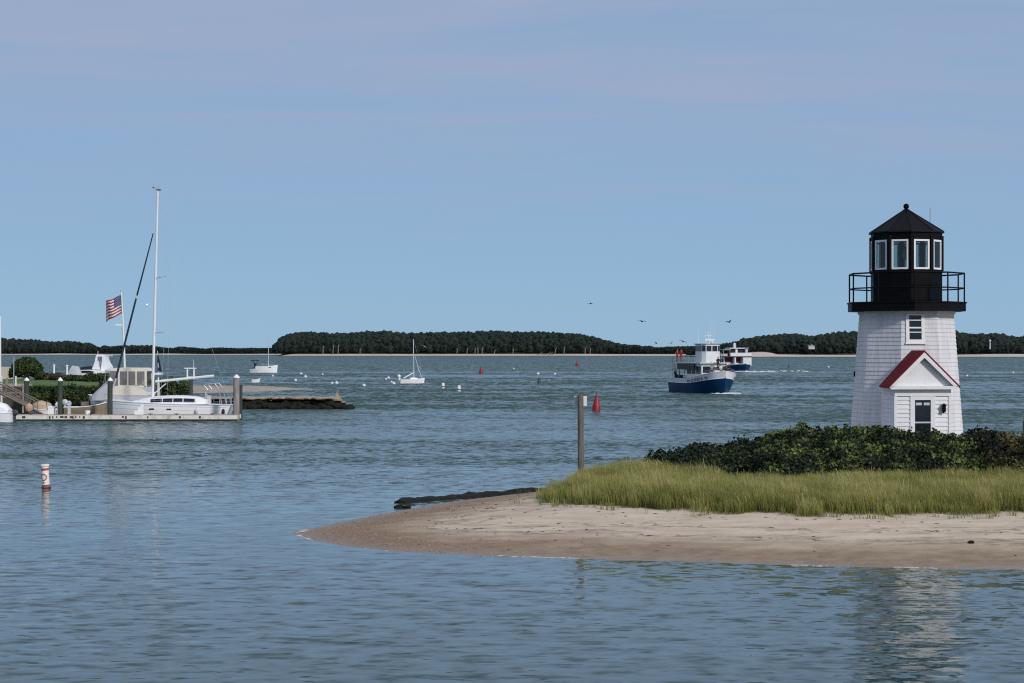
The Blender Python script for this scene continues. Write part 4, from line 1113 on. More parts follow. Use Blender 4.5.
# main deckhouse
dz = 1.45
b = MB(); b.box(-1.95, 1.95, -2.5, 3.3, dz, 4.25); cab = b.build('deckhouse', M['white_paint'], pb)
for sd in (-1, 1):
    for y0, y1 in ((-2.2, -0.7), (-0.5, 1.0), (1.25, 3.0)):
        q = MB(); x0, x1 = sorted((sd * 1.94, sd * 1.975)); q.box(x0, x1, y0, y1, 2.75, 3.85); q.build('window', M['dark_glass'], cab)
for x0, x1 in ((-1.7, -0.55), (0.45, 1.75)):
    q = MB(); q.box(x0, x1, 3.29, 3.335, 2.9, 3.85); q.build('window', M['dark_glass'], cab)
q = MB(); q.box(-0.45, 0.35, 3.29, 3.34, dz, 3.75); q.build('door', M['dark_grey'], cab)
b = MB(); b.box(-2.35, 2.35, -6.8, 3.75, 4.25, 4.40); rf = b.build('upper_deck', M['gelcoat_grey'], pb)
b = MB()
for x in (-2.2, 2.2):
    for y in (-6.6, -4.6, -2.6): b.tube([(x, y, 1.3), (x, y, 4.27)], 0.04, 6)
b.build('awning_post', M['dark_grey'], pb)
b = MB(); b.box(-2.28, -2.22, -5.5, -2.6, 2.35, 4.2); b.box(2.22, 2.28, -5.5, 1.2, 3.35, 4.24); b.build('side_curtain', M['dark_grey'], pb)
b = MB(); rail_line(b, [(-2.25, y, 4.4) for y in (-6.7, -5, -3, -1.2, 0.5)], 0.95); rail_line(b, [(2.25, y, 4.4) for y in (-6.7, -5, -3, -1.2, 0.5, 2, 3.6)], 0.95); rail_line(b, [(x, -6.7, 4.4) for x in (-2.25, -1, 0, 1, 2.25)], 0.95); b.build('upper_railing', M['steel'], rf)
b = MB(); b.box(-1.0, 0.7, 3.35, 4.75, 1.6, 3.28); b.build('fore_trunk', M['white_paint'], pb)
b = MB(); b.box(-1.8, 1.8, 4.7, 5.5, 2.28, 2.40); b.box(-1.0, 1.0, 5.5, 6.3, 2.30, 2.40); b.build('bow_platform', M['deck_grey'], pb)
# pilothouse
b = MB()
ph = [(-1.15, 0.2), (1.65, 0.2), (1.65, 2.6), (1.15, 3.05), (-0.65, 3.05), (-1.15, 2.6)]
b.prism(ph, 4.40, 7.0); pilot = b.build('pilothouse', M['white_paint'], pb)
def panes(mb, a, c, z0, z1, n, m_=0.1, out_=0.03):
    a = Vector((*a, 0)); c = Vector((*c, 0)); d = (c - a); L = d.length; d.normalize(); nn = Vector((d.y, -d.x, 0))
    w = L / n
    for i in range(n):
        p = a + d * (i * w + m_ * 0.5); q = a + d * ((i + 1) * w - m_ * 0.5)
        vs = [p + nn * out_, q + nn * out_, p - nn * 0.02, q - nn * 0.02]
        mb.add([(v.x, v.y, z0) for v in vs] + [(v.x, v.y, z1) for v in vs], [(0, 1, 5, 4), (0, 2, 3, 1), (4, 5, 7, 6), (0, 4, 6, 2), (1, 3, 7, 5)])
for i, (a, c, n) in enumerate(((ph[1], ph[2], 2), (ph[2], ph[3], 1), (ph[3], ph[4], 2), (ph[4], ph[5], 1), (ph[5], ph[0], 2))):
    q = MB(); panes(q, a, c, 6.02, 6.80, n, 0.14); q.build('window', M['dark_glass'], pilot)
b = MB(); b.prism([((x - 0.25) * 1.12 + 0.25, y + (0.1 if y > 1 else -0.2)) for x, y in ph], 7.0, 7.13); b.build('pilothouse_roof', M['deck_grey'], pilot)
b = MB(); b.tube([(0, 1.2, 7.1), (0, 1.2, 8.9)], 0.05, 6); b.tube([(-0.5, 1.2, 8.3), (0.5, 1.2, 8.3)], 0.03, 6); b.box(-0.75, 0.75, 1.5, 1.65, 7.6, 7.74); b.tube([(0, 1.57, 7.1), (0, 1.57, 7.6)], 0.08, 8); b.ball((-0.55, 0.9, 7.32), 0.22); b.build('radar_mast', M['gelcoat'], pilot)
b = MB()
for x, y, h in ((-1.2, 0.3, 3.2), (1.2, 0.3, 3.0), (0.9, 2.2, 2.3), (-0.6, 0.4, 4.0)): b.tube([(x, y, 7.05), (x * 1.03, y - 0.1, 7.05 + h)], [0.022, 0.012], 5)
b.build('whip_antenna', M['gelcoat'], pilot)
b = MB(); rail_line(b, [(hp(s, 1.0, sd)[0] * 0.97, hp(s, 1.0, sd)[1], hp(s, 1.0, sd)[2]) for sd in (1,) for s in S[22:39:3]], 0.45); rail_line(b, [(hp(s, 1.0, -1)[0] * 0.97, hp(s, 1.0, -1)[1], hp(s, 1.0, -1)[2]) for s in S[22:39:3]], 0.45); b.build('bow_railing', M['steel'], pb)
b = MB(); b.tube([(1.9, -8.2, 2.0), (1.9, -8.2, 5.3)], 0.035, 6); b.build('stern_pole', M['dark_grey'], pb)
b = MB(); b.box(0.9, 1.6, -8.0, -6.6, 1.4, 2.5); b.box(-1.6, -0.9, -8.0, -6.6, 1.4, 2.5); b.build('bait_tank', M['dark_grey'], pb)
bpy.context.view_layer.update()
MW = Matrix.Translation(pb.location) @ Matrix.Rotation(math.pi + AL, 4, 'Z')
def on_boat(x, y, z): return tuple(MW @ Vector((x, y, z)))
face = math.pi + AL + math.pi     # towards the bow: the body looks along -Y
person('person in a bright red jacket with hands on hips on the upper deck', on_boat(2.0, -6.1, 4.40), face + 0.4, 'hips', 'red', 'darkred', 'brown', 1.1)
person('person in dark red clothes and black hair standing on the upper deck', on_boat(1.55, -5.7, 4.40), face - 0.3, 'stand', 'darkred', 'darkred', 'black', 1.1)
person('person in black at the far stern by the tall pole', on_boat(1.75, -7.6, 1.55), face + 0.7, 'stand', 'black', 'navy', 'black', 1.05)
person('person in navy with pale cap under the awning at the stern', on_boat(2.1, -6.3, 1.38), face + 1.2, 'rail', 'navy', 'black', 'white')
person('person in grey under the awning beside the dark side curtain', on_boat(2.35, -4.4, 1.38), face + 1.3, 'rail', 'grey', 'navy')
person('tall person in black standing high at the front of the deckhouse', on_boat(-0.2, 4.3, 3.30), face, 'stand', 'black', 'black', 'black', 1.1)
person('person in tan leaning on the bow rail below the one in black', on_boat(1.2, 5.3, 2.42), face + 0.2, 'rail', 'tan', 'navy')
person('person in white near the very tip of the bow', on_boat(0.1, 6.0, 2.42), face, 'rail', 'white', 'grey', 'brown')
person('person in brown leaning over the right bow rail', on_boat(-0.9, 5.5, 2.42), face - 0.4, 'rail', 'brown', 'black', 'black')
person('person in black leaning on the right bow rail nearest the deckhouse', on_boat(-1.6, 4.9, 2.42), face - 0.7, 'rail', 'black', 'navy', 'brown')
M['foam'] = mat('sea_foam', (0.72, 0.75, 0.77), 0.8, 0.25, 3)
def foam_patch(name, pts, seed, label):
    """broken lumps of white water"""
    rg = np.random.default_rng(seed); q = MB()
    for (x, y, rx, ry, n) in pts:
        for i in range(n):
            px_, py_ = x + rg.normal(0, rx), y + rg.normal(0, ry); r = rg.uniform(0.12, 0.4)
            q.ball((px_, py_, 0.0), r, 7, 4, sq=(rg.uniform(1, 2.2), 1.0, rg.uniform(0.25, 0.5)))
    return tag(q.build(name, M['foam'], smooth=True), label, 'foam', kind='stuff')
bx, by, _ = on_boat(0, 7.0, 0)
foam_patch('bow_wave', [(bx + 0.5, by - 0.2, 0.8, 0.3, 40), (bx + 1.2, by + 1.5, 0.5, 0.8, 25), (bx - 1.0, by + 1.5, 0.4, 0.8, 10), (bx - 3.5, by + 7, 0.7, 1.5, 8)], 81, 'white bow wave breaking under the stem of the blue boat')

# ------------------------------------------------------------------ second boat behind
SD = 520.0; s2 = SD / F
fb = thing('excursion_boat', 'two decked white and blue excursion boat following behind the first boat', 'boat', (W(733, SD), SD, 0), math.pi + R(12))
S2 = smooth_st([(-9.5, 3.6, 3.4, 1.7, 0), (-4, 4.1, 3.9, 1.7, 0), (2, 4.1, 3.8, 1.8, 0), (6, 3.2, 2.4, 2.0, 0.1), (9, 1.6, 0.9, 2.2, 0.3), (10.2, 0.05, 0.02, 2.4, 0.6)], 30)
b = MB(); hull_shell(b, S2, [0, 0.35, 0.75, 1.0], bottom=0.9); hull_deck(b, S2, 0.98); h2 = b.build('hull', M['navy_hull'], fb, smooth=True)
b = MB(); hull_shell(b, S2, [0.0, 0.16], grow=0.02); b.build('boot_stripe', M['gelcoat'], h2)
tm = text_mesh('EXCURSION', 0.6)
b = MB(); hull_shell(b, S2, [0.92, 1.0], grow=0.03); gunwale(b, S2, 1.0, 0.06); b.build('rub_rail', M['gelcoat'], h2)
bpy.data.meshes.remove(tm)
b = MB(); b.box(-4.0, 4.0, -9.0, 4.6, 1.75, 1.85); b.box(-4.0, -1.5, 3.9, 4.6, 1.85, 4.25); b.box(-3.7, 3.7, -8.6, 2.8, 1.85, 4.2); c2 = b.build('main_cabin', M['white_paint'], fb)
q = MB(); q.box(-1.35, 3.4, 2.78, 2.83, 2.5, 4.1); q.build('window', M['maroon'], c2)
for sd in (-1, 1):
    q = MB(); x0, x1 = sorted((sd * 3.69, sd * 3.74)); q.box(x0, x1, -7.5, 2.2, 2.6, 3.7); q.build('window', M['dark_glass'], c2)
q = MB(); q.box(0.7, 1.1, 2.84, 4.6, 1.86, 4.25); q.build('post', M['white_paint'], c2)
b = MB(); b.box(-4.1, 4.1, -9.2, 4.9, 4.25, 4.42); u2 = b.build('upper_deck', M['maroon'], fb)
b = MB(); b.box(-3.9, 2.4, 4.72, 4.8, 4.425, 5.4); b.box(-3.98, -3.9, -9.0, 4.8, 4.425, 5.4); b.box(3.9, 3.98, -9.0, 1.5, 4.425, 5.4); b.build('bulwark', M['white_paint'], u2)
b = MB(); b.box(-1.9, 1.6, -0.2, 3.0, 4.42, 6.6); p2 = b.build('pilothouse', M['dark_grey'], fb)
q = MB(); q.box(-1.8, 1.5, 2.98, 3.04, 5.6, 6.4); q.build('window', M['dark_glass'], p2)
q = MB(); q.box(-0.3, 0.3, 3.05, 3.1, 4.9, 6.5); q.build('post', M['gelcoat'], p2)
q = MB(); q.box(-2.3, 2.2, -0.6, 3.5, 6.6, 6.85); q.build('roof', M['white_paint'], p2)
q = MB(); q.box(-0.35, 0.35, 1.0, 1.6, 6.85, 8.2); q.tube([(0, 1.3, 8.2), (0, 1.3, 9.2)], 0.05, 6); q.build('mast', M['gelcoat_grey'], p2)
b = MB(); b.box(1.9, 4.2, -3, 3.6, 6.2, 6.34)
for y in (-2.8, 3.4): b.tube([(4.0, y, 4.4), (4.0, y, 6.22)], 0.05, 6); b.tube([(2.1, y, 4.4), (2.1, y, 6.22)], 0.05, 6)
b.build('awning', M['gelcoat_grey'], fb)
b = MB(); b.box(-3.7, -3.0, 1.5, 2.3, 4.42, 6.7); b.box(-3.9, -2.6, 1.2, 2.6, 6.7, 6.85); b.build('funnel', M['gelcoat_grey'], fb)
foam_patch('wake', [(W(756, 515), 515, 3.2, 4, 60), (W(747, 505), 505, 1.5, 2, 25), (W(775, 530), 530, 4, 6, 25)], 82, 'streak of white wake on the water right of the excursion boat')

# ------------------------------------------------------------------ floating dock and piles
DK = 157.0
dock = thing('floating_dock', 'long pale floating dock with stained edge running along the boats', 'dock', (W(236, DK), DK, 0), 0)
XL = -36.0
b = MB(); b.box(XL, 0, 0.0, 2.6, 0.45, 0.52); b.build('dock_deck', M['dock_wood'], dock)
b = MB(); b.box(XL - 0.01, 0.03, -0.06, -0.003, 0.16, 0.50); b.box(0.003, 0.05, 0.0, 2.6, 0.16, 0.50); b.build('dock_fascia', M['dock_fascia'], dock)
b = MB(); b.box(XL + 0.1, -0.1, 0.05, 2.5, -0.4, 0.44); b.box(XL, 0, -0.03, 0.04, -0.1, 0.155); b.build('dock_float', M['dock_float'], dock)
b = MB(); rr = random.Random(8)
for px in (50, 53, 57, 62, 66, 71, 73, 76, 80, 84, 123, 126, 148, 180, 200, 12, 24):
    x = (px - 236) * DK / F; w = rr.uniform(0.04, 0.16); b.box(x - w, x + w, -0.075, -0.062, 0.30 - rr.uniform(0, .1), 0.44)
b.build('rust_stain', M['rust'], dock)
b = MB()
for px in (30, 90, 150, 176, 212):
    x = (px - 236) * DK / F; b.box(x - 0.05, x + 0.05, 0.15, 0.25, 0.521, 0.60); b.box(x - 0.2, x + 0.2, 0.16, 0.24, 0.60, 0.65)
b.build('dock_cleat', M['dark_grey'], dock)
def pile(label, px, py_top, D, m, r=0.24, cap=True, base=-1.0, name='dock_piling'):
    t = thing(name, label, 'piling', (W(px, D), D, 0), 0, 'pilings along the dock')
    zt = Z(py_top, D)
    q = MB(); q.tube([(0, 0, base), (0, 0, zt * 0.5), (0.02, 0, zt - (0.24 if cap else 0))], [r * 1.08, r * 1.03, r], 14); q.build('pile', m, t, smooth=True)
    if cap:
        q = MB(); q.lathe([(r * 1.08, -0.06), (r * 1.12, 0.0), (r * 0.75, 0.12), (0.03, 0.26)], 14, (0.02, 0, zt - 0.25)); q.build('cap', M['gelcoat'], t, smooth=True)
    return t
pile('grey weathered pile with white cone cap at the right end of the dock', 236.3, 374.5, 158.2, M['pile_grey'], 0.27)
pile('dark pile with white cap standing before the sailboat bow', 110, 377.5, 158.6, M['pile_green'], 0.22)
pile('dark pile with white cap beside the beige skiff at the dock', 60, 377.5, 158.6, M['pile_green'], 0.21)
pile('dark pile with white cap behind the gangway', 26.5, 377.5, 166.0, M['pile_green'], 0.22)
pile('short dark uncapped pile close behind the grey end pile', 240.5, 384.5, 160.4, M['dark_grey'], 0.16, cap=False)
t = pile('dark pile seen under the sailboat boom carrying a white frame', 190.5, 378, 166.5, M['pile_green'], 0.2, cap=False, name='frame_piling')
zt = Z(378, 166.5)
b = MB()
for x in (-0.34, 0.28): b.box(x, x + 0.12, -0.08, 0.04, zt, zt + 0.86)
b.box(-0.34, 0.40, -0.1, 0.06, zt + 0.02, zt + 0.14); b.box(-0.55, 0.55, -0.14, 0.1, zt + 0.86, zt + 0.95); b.tube([(0.3, 0, zt + 0.95), (0.3, 0, zt + 1.7)], 0.02, 5)
b.build('white_frame', M['gelcoat'], t)

# ------------------------------------------------------------------ big sloop at the dock (bow to the left)
YD = 162.5; sy = YD / F
sl = thing('sloop', 'large white sloop with tall mast and furled dark jib moored behind the dock', 'sailboat', (W(168.5, YD), YD, 0), math.pi / 2)
def LX_(px): return -(px - 168.5) * sy       # local y (forward) of an image column
def LZ_(py): return Z(py, YD)
yb, ysn = LX_(104), LX_(233)
S3 = smooth_st([(ysn + 0.55, 1.40, 1.32, 1.24, -0.55), (ysn + 2.2, 1.72, 1.64, 1.28, -0.1), (0, 1.85, 1.78, 1.38, 0), (2.8, 1.6, 1.46, 1.50, 0), (4.8, 0.85, 0.66, 1.62, 0), (yb, 0.04, 0.02, 1.68, 0.02)], 40)
b = MB(); hull_shell(b, S3, [0, 0.3, 0.6, 0.85, 1.0], bottom=0.5); hull_deck(b, S3, 1.0); hl3 = b.build('hull', M['gelcoat'], sl, smooth=True)
b = MB(); gunwale(b, S3, 1.0, 0.035); b.build('toe_rail', M['gelcoat_grey'], hl3)
b = MB(); hull_shell(b, S3[2:-1], [0.84, 0.87], grow=0.008, transom=False); hull_shell(b, S3[4:-4], [0.60, 0.615], grow=0.008, transom=False); b.build('cove_stripe', M['gelcoat_grey'], hl3)
for px in (155.5,):
    q = MB(); y = LX_(px); i = np.interp(y, S3[:, 0], np.arange(40)); s_ = S3[int(i)]; p = hp(s_, 0.62, -1); q2 = hp(s_, 0.62, 1)
for sd in (-1, 1):
    q = MB()
    for y0 in (LX_(158), LX_(175)):
        i = int(np.interp(y0, S3[:, 0], np.arange(40))); p = hp(S3[i], 0.66, sd); x0, x1 = sorted((p[0] - sd * 0.05, p[0] + sd * 0.02)); q.box(x0, x1, y0, y0 + 0.42, p[2] - 0.05, p[2] + 0.07)
    q.build('port_light', M['dark_glass'], hl3)
# coachroof
cs = [(LX_(208), 1.05, 0.36), (LX_(200), 1.15, 0.60), (LX_(185), 1.25, 0.72), (LX_(165), 1.25, 0.70), (LX_(148), 1.1, 0.56), (LX_(133), 0.75, 0.25), (LX_(122), 0.35, 0.04)]
def coach(mb, cs, z0):
    vs = []; prof = ((-1, 0), (-0.93, 0.65), (-0.7, 0.92), (0, 1.05), (0.7, 0.92), (0.93, 0.65), (1, 0))
    for y, w, h in cs:
        for a, c in prof: vs.append((a * w, y, z0 + c * h - (0.02 if c == 0 else 0)))
    k = len(prof); n = len(cs)
    fs = [(i * k + j, (i + 1) * k + j, (i + 1) * k + j + 1, i * k + j + 1) for i in range(n - 1) for j in range(k - 1)] + [tuple(range(k)), tuple((n - 1) * k + j for j in range(k))]
    return mb.add(vs, fs)
cs_s = [tuple(r) for r in smooth_st([(a, c, d) for a, c, d in cs], 24)]
b = MB(); coach(b, cs_s, 1.36); cr_ = b.build('coachroof', M['gelcoat'], sl, smooth=True)
for sd in (-1, 1):
    for pa, pb_ in ((153, 164.5), (165.5, 175), (176, 185), (186, 197)):
        y0, y1 = LX_(pb_), LX_(pa); q = MB()
        vs = []
        for y in np.linspace(y0, y1, 4):
            w = np.interp(y, [c[0] for c in cs_s], [c[1] for c in cs_s]); h = np.interp(y, [c[0] for c in cs_s], [c[2] for c in cs_s])
            vs += [(sd * (w * 0.985 + 0.012), y, 1.36 + h * 0.24), (sd * (w * 0.94 + 0.015), y, 1.36 + h * 0.70)]
        q.add(vs, [(2 * i, 2 * i + 2, 2 * i + 3, 2 * i + 1) for i in range(3)]); q.build('window', M['dark_glass'], cr_)
# mast, spreaders, boom, rigging
mt = (0, LX_(157.8), LZ_(190)); mb_ = (0, LX_(152.5), 1.7)
b = MB(); b.tube([mb_, mt], [0.125, 0.10], 10); mast = b.build('mast', M['alloy'], sl, smooth=True)
def on_mast(t): return tuple(mb_[i] + (mt[i] - mb_[i]) * t for i in range(3))
b = MB()
for pyv in (278, 333):
    t = (LZ_(pyv) - mb_[2]) / (mt[2] - mb_[2]); c = on_mast(t)
    for sd in (-1, 1): b.tube([c, (sd * 0.95, c[1] - 1.15, c[2] + 0.10)], [0.035, 0.025], 6); b.ball((sd * 0.95, c[1] - 1.15, c[2] + 0.12), 0.06, 8, 6)
b.build('spreader', M['gelcoat_grey'], mast)
b = MB()
b.tube([mt, (0, mt[1] + 0.25, mt[2] + 0.12), (0, mt[1] + 0.40, mt[2] + 0.22)], 0.02, 5); b.ball((0, mt[1] + 0.42, mt[2] + 0.24), 0.07, 8, 6); b.tube([(0, mt[1], mt[2]), (0, mt[1] - 0.05, mt[2] + 0.35)], 0.012, 5)
b.box(-0.1, 0.1, mt[1] - 0.25, mt[1] + 0.1, mt[2] - 0.05, mt[2] + 0.06); b.build('masthead', M['dark_grey'], mast)
b = MB(); b.tube([(0, LX_(150), LZ_(304)), (0, LX_(146.5), LZ_(304.5))], 0.035, 6); b.ball((0, LX_(146.5), LZ_(305)), 0.13, 8, 6); b.build('steaming_light', M['gelcoat'], mast)
b = MB(); b.tube([(0, LX_(155.5), LZ_(381.5)), (0, LX_(214), LZ_(375.8))], 0.115, 8); b.tube([(0, LX_(155), LZ_(393)), (0, LX_(166), LZ_(383.5))], 0.05, 6); boom = b.build('boom', M['alloy'], sl, smooth=True)
ft = on_mast((LZ_(231) - mb_[2]) / (mt[2] - mb_[2])); fbm_ = (0, LX_(116), LZ_(378)); fb0 = (0, LX_(106), 1.75)
b = MB(); b.tube([(0, ft[1] + 0.32, ft[2] - 0.2), (0, LX_(135), LZ_(303)), fbm_], [0.05, 0.085, 0.10], 8); b.build('furled_jib', M['navy_canvas'], sl, smooth=True)
b = MB(); b.tube([fbm_, (0, LX_(112), LZ_(391)), fb0], 0.06, 8); b.tube([(0, LX_(137), LZ_(295.5)), (0, LX_(136), LZ_(298.5))], 0.10, 8); b.ball((0, ft[1] + 0.35, ft[2] - 0.15), 0.08, 8, 6); b.build('jib_tack', M['gelcoat_grey'], sl)
b = MB()
b.tube([mt, (0, LX_(231), 1.3)], 0.008, 4)
c1 = on_mast((LZ_(278) - mb_[2]) / (mt[2] - mb_[2])); c2_ = on_mast((LZ_(333) - mb_[2]) / (mt[2] - mb_[2]))
for sd in (-1, 1): b.tube([mt, (sd * 0.95, c1[1] - 1.15, c1[2] + 0.1), (sd * 0.95, c2_[1] - 1.15, c2_[2] + 0.1), (sd * 1.6, mb_[1] - 1.0, 1.4)], 0.008, 4); b.tube([ft, (0, ft[1] + 0.3, ft[2] - 0.15)], 0.01, 4)
b.build('rigging_wire', M['gelcoat_grey'], sl)
b = MB()
for sd in (-1, 1):
    rail_line(b, [(hp(S3[i], 1, sd)[0] * 0.93, hp(S3[i], 1, sd)[1], hp(S3[i], 1, sd)[2]) for i in range(10, 40, 4)], 0.55, 0.010)
    rail_line(b, [(hp(S3[i], 1, sd)[0] * 0.93, hp(S3[i], 1, sd)[1], hp(S3[i], 1, sd)[2]) for i in range(0, 8, 2)], 0.6, 0.022)
b.build('lifeline', M['steel'], sl)
b = MB()
for sd in (-1, 1):
    x = sd * 1.15
    b.tube([(x, LX_(224), 1.35), (x, LX_(221), LZ_(389)), (x, LX_(217), LZ_(383.5)), (x, LX_(207), LZ_(384))], 0.035, 6); b.tube([(x, LX_(217), LZ_(384)), (x, LX_(206), LZ_(384.3)), (x, LX_(210), LZ_(389.5)), (x, LX_(215), LZ_(392))], 0.028, 6)
for py_, px_ in ((383.5, 217), (384, 207)): b.tube([(-1.15, LX_(px_), LZ_(py_)), (1.15, LX_(px_), LZ_(py_))], 0.03, 6)
b.build('stern_arch', M['steel'], sl)
b = MB(); b.box(-0.25, 0.25, LX_(211), LX_(207), 1.3, 2.1); b.tube([(0, LX_(206), 2.0), (0, LX_(206.5), 2.0)], 0.5, 16); b.build('helm', M['gelcoat_grey'], sl)
for px in (200, 226):
    q = MB(); y = LX_(px); i = int(np.interp(y, S3[:, 0], np.arange(40))); p = hp(S3[i], 0.5, -1); q.ball((p[0] - 0.14, y, p[2] + 0.05), 0.14, 10, 8, sq=(1, 1, 2.0)); q.tube([(p[0] - 0.1, y, p[2] + 0.2), (p[0] + 0.05, y, 1.45)], 0.012, 4); q.build('fender', M['gelcoat_grey'] if px == 200 else M['navy_canvas'], sl, smooth=True)
# dock steps beside the sloop
b = MB(); x0 = W(138.5, 158); b.box(-0.45, 0.3, 0, 0.5, 0.521, 0.86); b.box(-0.15, 0.3, 0.03, 0.5, 0.86, 1.2); b.box(0.1, 0.3, 0.05, 0.5, 1.2, 1.45)
o = b.build('boarding_steps', M['gelcoat'], None, (x0, 158.4, 0)); tag(o, 'white boarding steps on the dock against the sloop', 'steps')

# ------------------------------------------------------------------ motor yacht with cream canvas behind the sloop
YM = 168.0; sm_ = YM / F
my = thing('motor_yacht', 'motor yacht with cream canvas flybridge enclosure behind the sloop bow', 'motorboat', (W(128, YM), YM, 0), math.pi / 2)
def mx_(px): return -(px - 128) * sm_
def mz_(py): return Z(py, YM)
S4 = smooth_st([(mx_(166), 1.7, 1.5, 1.3, 0), (mx_(150), 1.9, 1.7, 1.3, 0), (mx_(128), 1.95, 1.7, 1.45, 0), (mx_(110), 1.6, 1.1, 1.7, 0.1), (mx_(99), 0.9, 0.4, 1.9, 0.3), (mx_(94), 0.05, 0.02, 2.05, 0.5)], 30)
b = MB(); hull_shell(b, S4, [0, 0.35, 0.7, 1.0], bottom=0.5); hull_deck(b, S4, 1.0); gunwale(b, S4, 1.0, 0.04); b.build('hull', M['gelcoat'], my, smooth=True)
b = MB()
def slab(mb, pts, w0, w1, mi=0):    # a side profile (px,py) widened to a solid
    vs = [(-w0, mx_(p), mz_(q)) for p, q in pts] + [(w1, mx_(p), mz_(q)) for p, q in pts]; n = len(pts)
    return mb.add(vs, [tuple(range(n)), tuple(range(n, 2 * n))] + [(i, (i + 1) % n, n + (i + 1) % n, n + i) for i in range(n)], mi)
slab(b, [(96, 396), (103, 390), (110, 384), (121, 386), (150, 387), (152, 400), (96, 400)], 1.6, 1.6); b.build('cabin', M['gelcoat_grey'], my)
b = MB(); slab(b, [(112, 394.5), (119, 386), (124, 384.8), (136, 385.2), (146, 389), (152, 393), (152, 395), (112, 395.2)], 1.63, 1.63); b.build('canvas_cover', M['cream_canvas'], my)
b = MB(); slab(b, [(93, 396.5), (99, 391), (106, 384.5), (111, 380), (112, 385), (106, 392), (104, 396)], 1.2, 1.2); b.build('windscreen', mat('tinted_screen', (0.35, 0.42, 0.45), 0.25, 0.2, 1.5), my)
b = MB(); slab(b, [(113, 368.5), (121, 367.6), (147, 367.8), (150.5, 369), (151, 371), (149, 371.2), (124, 371.2), (113, 370.5)], 1.55, 1.55); can = b.build('canvas_top', M['cream_canvas'], my)
b = MB()
for sd in (-1, 1):
    for px, w in ((122.5, 0.8), (131.2, 0.7), (139.5, 0.7), (149, 1.1)):
        b.box(sd * 1.53 - 0.03, sd * 1.53 + 0.03, mx_(px + w), mx_(px - w), mz_(391 if px > 145 else 386), mz_(371.1))
    b.box(sd * 1.53 - 0.03, sd * 1.53 + 0.03, mx_(149), mx_(122), mz_(387), mz_(385.3))
for px in (122.5, 149): b.box(-1.5, -1.42, mx_(px + .6), mx_(px - .6), mz_(386), mz_(371.1))
b.build('canvas_frame', M['cream_canvas'], can)
b = MB()
for sd in (-1, 1): b.box(sd * 1.53 - 0.006, sd * 1.53 + 0.006, mx_(149), mx_(112.5), mz_(385.2), mz_(371.15))
b.build('clear_panel', M['clear_vinyl'], can)
b = MB(); b.box(-0.6, 0.6, mx_(138), mx_(132), mz_(386), mz_(377)); b.box(-0.8, 0.8, mx_(128), mx_(124), mz_(386), mz_(379)); b.build('helm_seat', M['weathered_wood'], my)
b = MB()
for sd in (-1, 1):
    b.tube([(sd * 1.2, mx_(108), mz_(383)), (sd * 1.4, mx_(109), mz_(370)), (sd * 1.5, mx_(114), mz_(368.5))], 0.03, 6)
    b.tube([(sd * 1.2, mx_(120), mz_(385)), (sd * 1.4, mx_(118), mz_(372)), (sd * 1.5, mx_(114), mz_(368.5))], 0.03, 6)
    b.tube([(sd * 1.2, mx_(106), mz_(384)), (sd * 1.4, mx_(109), mz_(373)), (sd * 1.5, mx_(121), mz_(370))], 0.02, 6)
b.build('bow_frame', M['steel'], my)
b = MB(); b.tube([(0, mx_(160), 1.3), (0, mx_(157.5), mz_(351))], 0.025, 6); fs_ = b.build('flagstaff', M['gelcoat'], my)
b = MB()
vs = [(0.10 * math.sin(j * 1.7 + i), mx_(157.4 + (0.15 + i * 1.5) * (0.12 + 0.88 * (j / 6))), mz_(351.5 + j * 3.2 + (i * 0.4))) for j in range(7) for i in range(4)]
b.add(vs, [(j * 4 + i, j * 4 + i + 1, j * 4 + i + 5, j * 4 + i + 4) for j in range(6) for i in range(3)]); o = b.build('flag', M['navy_canvas'], fs_); o.modifiers.new('th', 'SOLIDIFY').thickness = 0.03
b = MB(); b.box(-0.6, 0.6, mx_(162), mx_(154), mz_(374.5), mz_(372.8)); b.tube([(0, mx_(158), 1.3), (0, mx_(158), mz_(374))], 0.05, 6); b.build('stern_shelf', M['gelcoat'], my)

# ------------------------------------------------------------------ flagpole with flag
FD = 186.0; sf = FD / F
fp = thing('flagpole', 'white flagpole with small crossarm rising behind the motor yacht', 'flagpole', (W(125.4, FD), FD, 0))
zb, zt = 2.4, Z(291.5, FD)
tx = (121.3 - 125.4) * sf
b = MB(); b.tube([(0, 0, zb), (tx * 0.55, 0, Z(325, FD)), (tx, 0, zt)], [0.13, 0.10, 0.05], 10); pole = b.build('pole', M['alloy'], fp, smooth=True)
b = MB(); b.ball((tx, 0, zt + 0.1), 0.11, 10, 8); b.build('truck', M['gelcoat_grey'], fp)
xc = (122.8 - 125.4) * sf
b = MB(); b.box(xc - 0.75, xc + 0.12, -0.06, 0.06, Z(325.5, FD), Z(324, FD)); b.build('crossarm', M['gelcoat'], fp)
fl = thing('flag', 'striped red white and blue flag streaming left from the white flagpole', 'flag', (W(121.3, FD), FD, 0))
def fpnt(u, v):
    x = -1.58 * u - 0.04; y = 0.22 * math.sin(u * 7.0 + v * 1.2) * (0.3 + u); z = Z(294.8, FD) - 1.9 * v - 0.72 * u + 0.10 * math.sin(u * 8.5 + v) * u - 0.18 * v * u + (0.45 * u if v > 0.99 else 0) * 0
    return (x + 0.10 * v * (1 - u), y, z)
for i in range(13):
    q = MB(); n = 16; u0 = 0.45 if i < 7 else 0.0
    vs = [fpnt(u0 + (1 - u0) * k / n, (i + e) / 13) for k in range(n + 1) for e in (0, 1)]
    q.add(vs, [(2 * k, 2 * k + 2, 2 * k + 3, 2 * k + 1) for k in range(n)])
    o = q.build('stripe', M['flag_red' if i % 2 == 0 else 'flag_white'], fl, smooth=True)
    mo = o.modifiers.new('th', 'SOLIDIFY'); mo.thickness = 0.02; mo.offset = 0
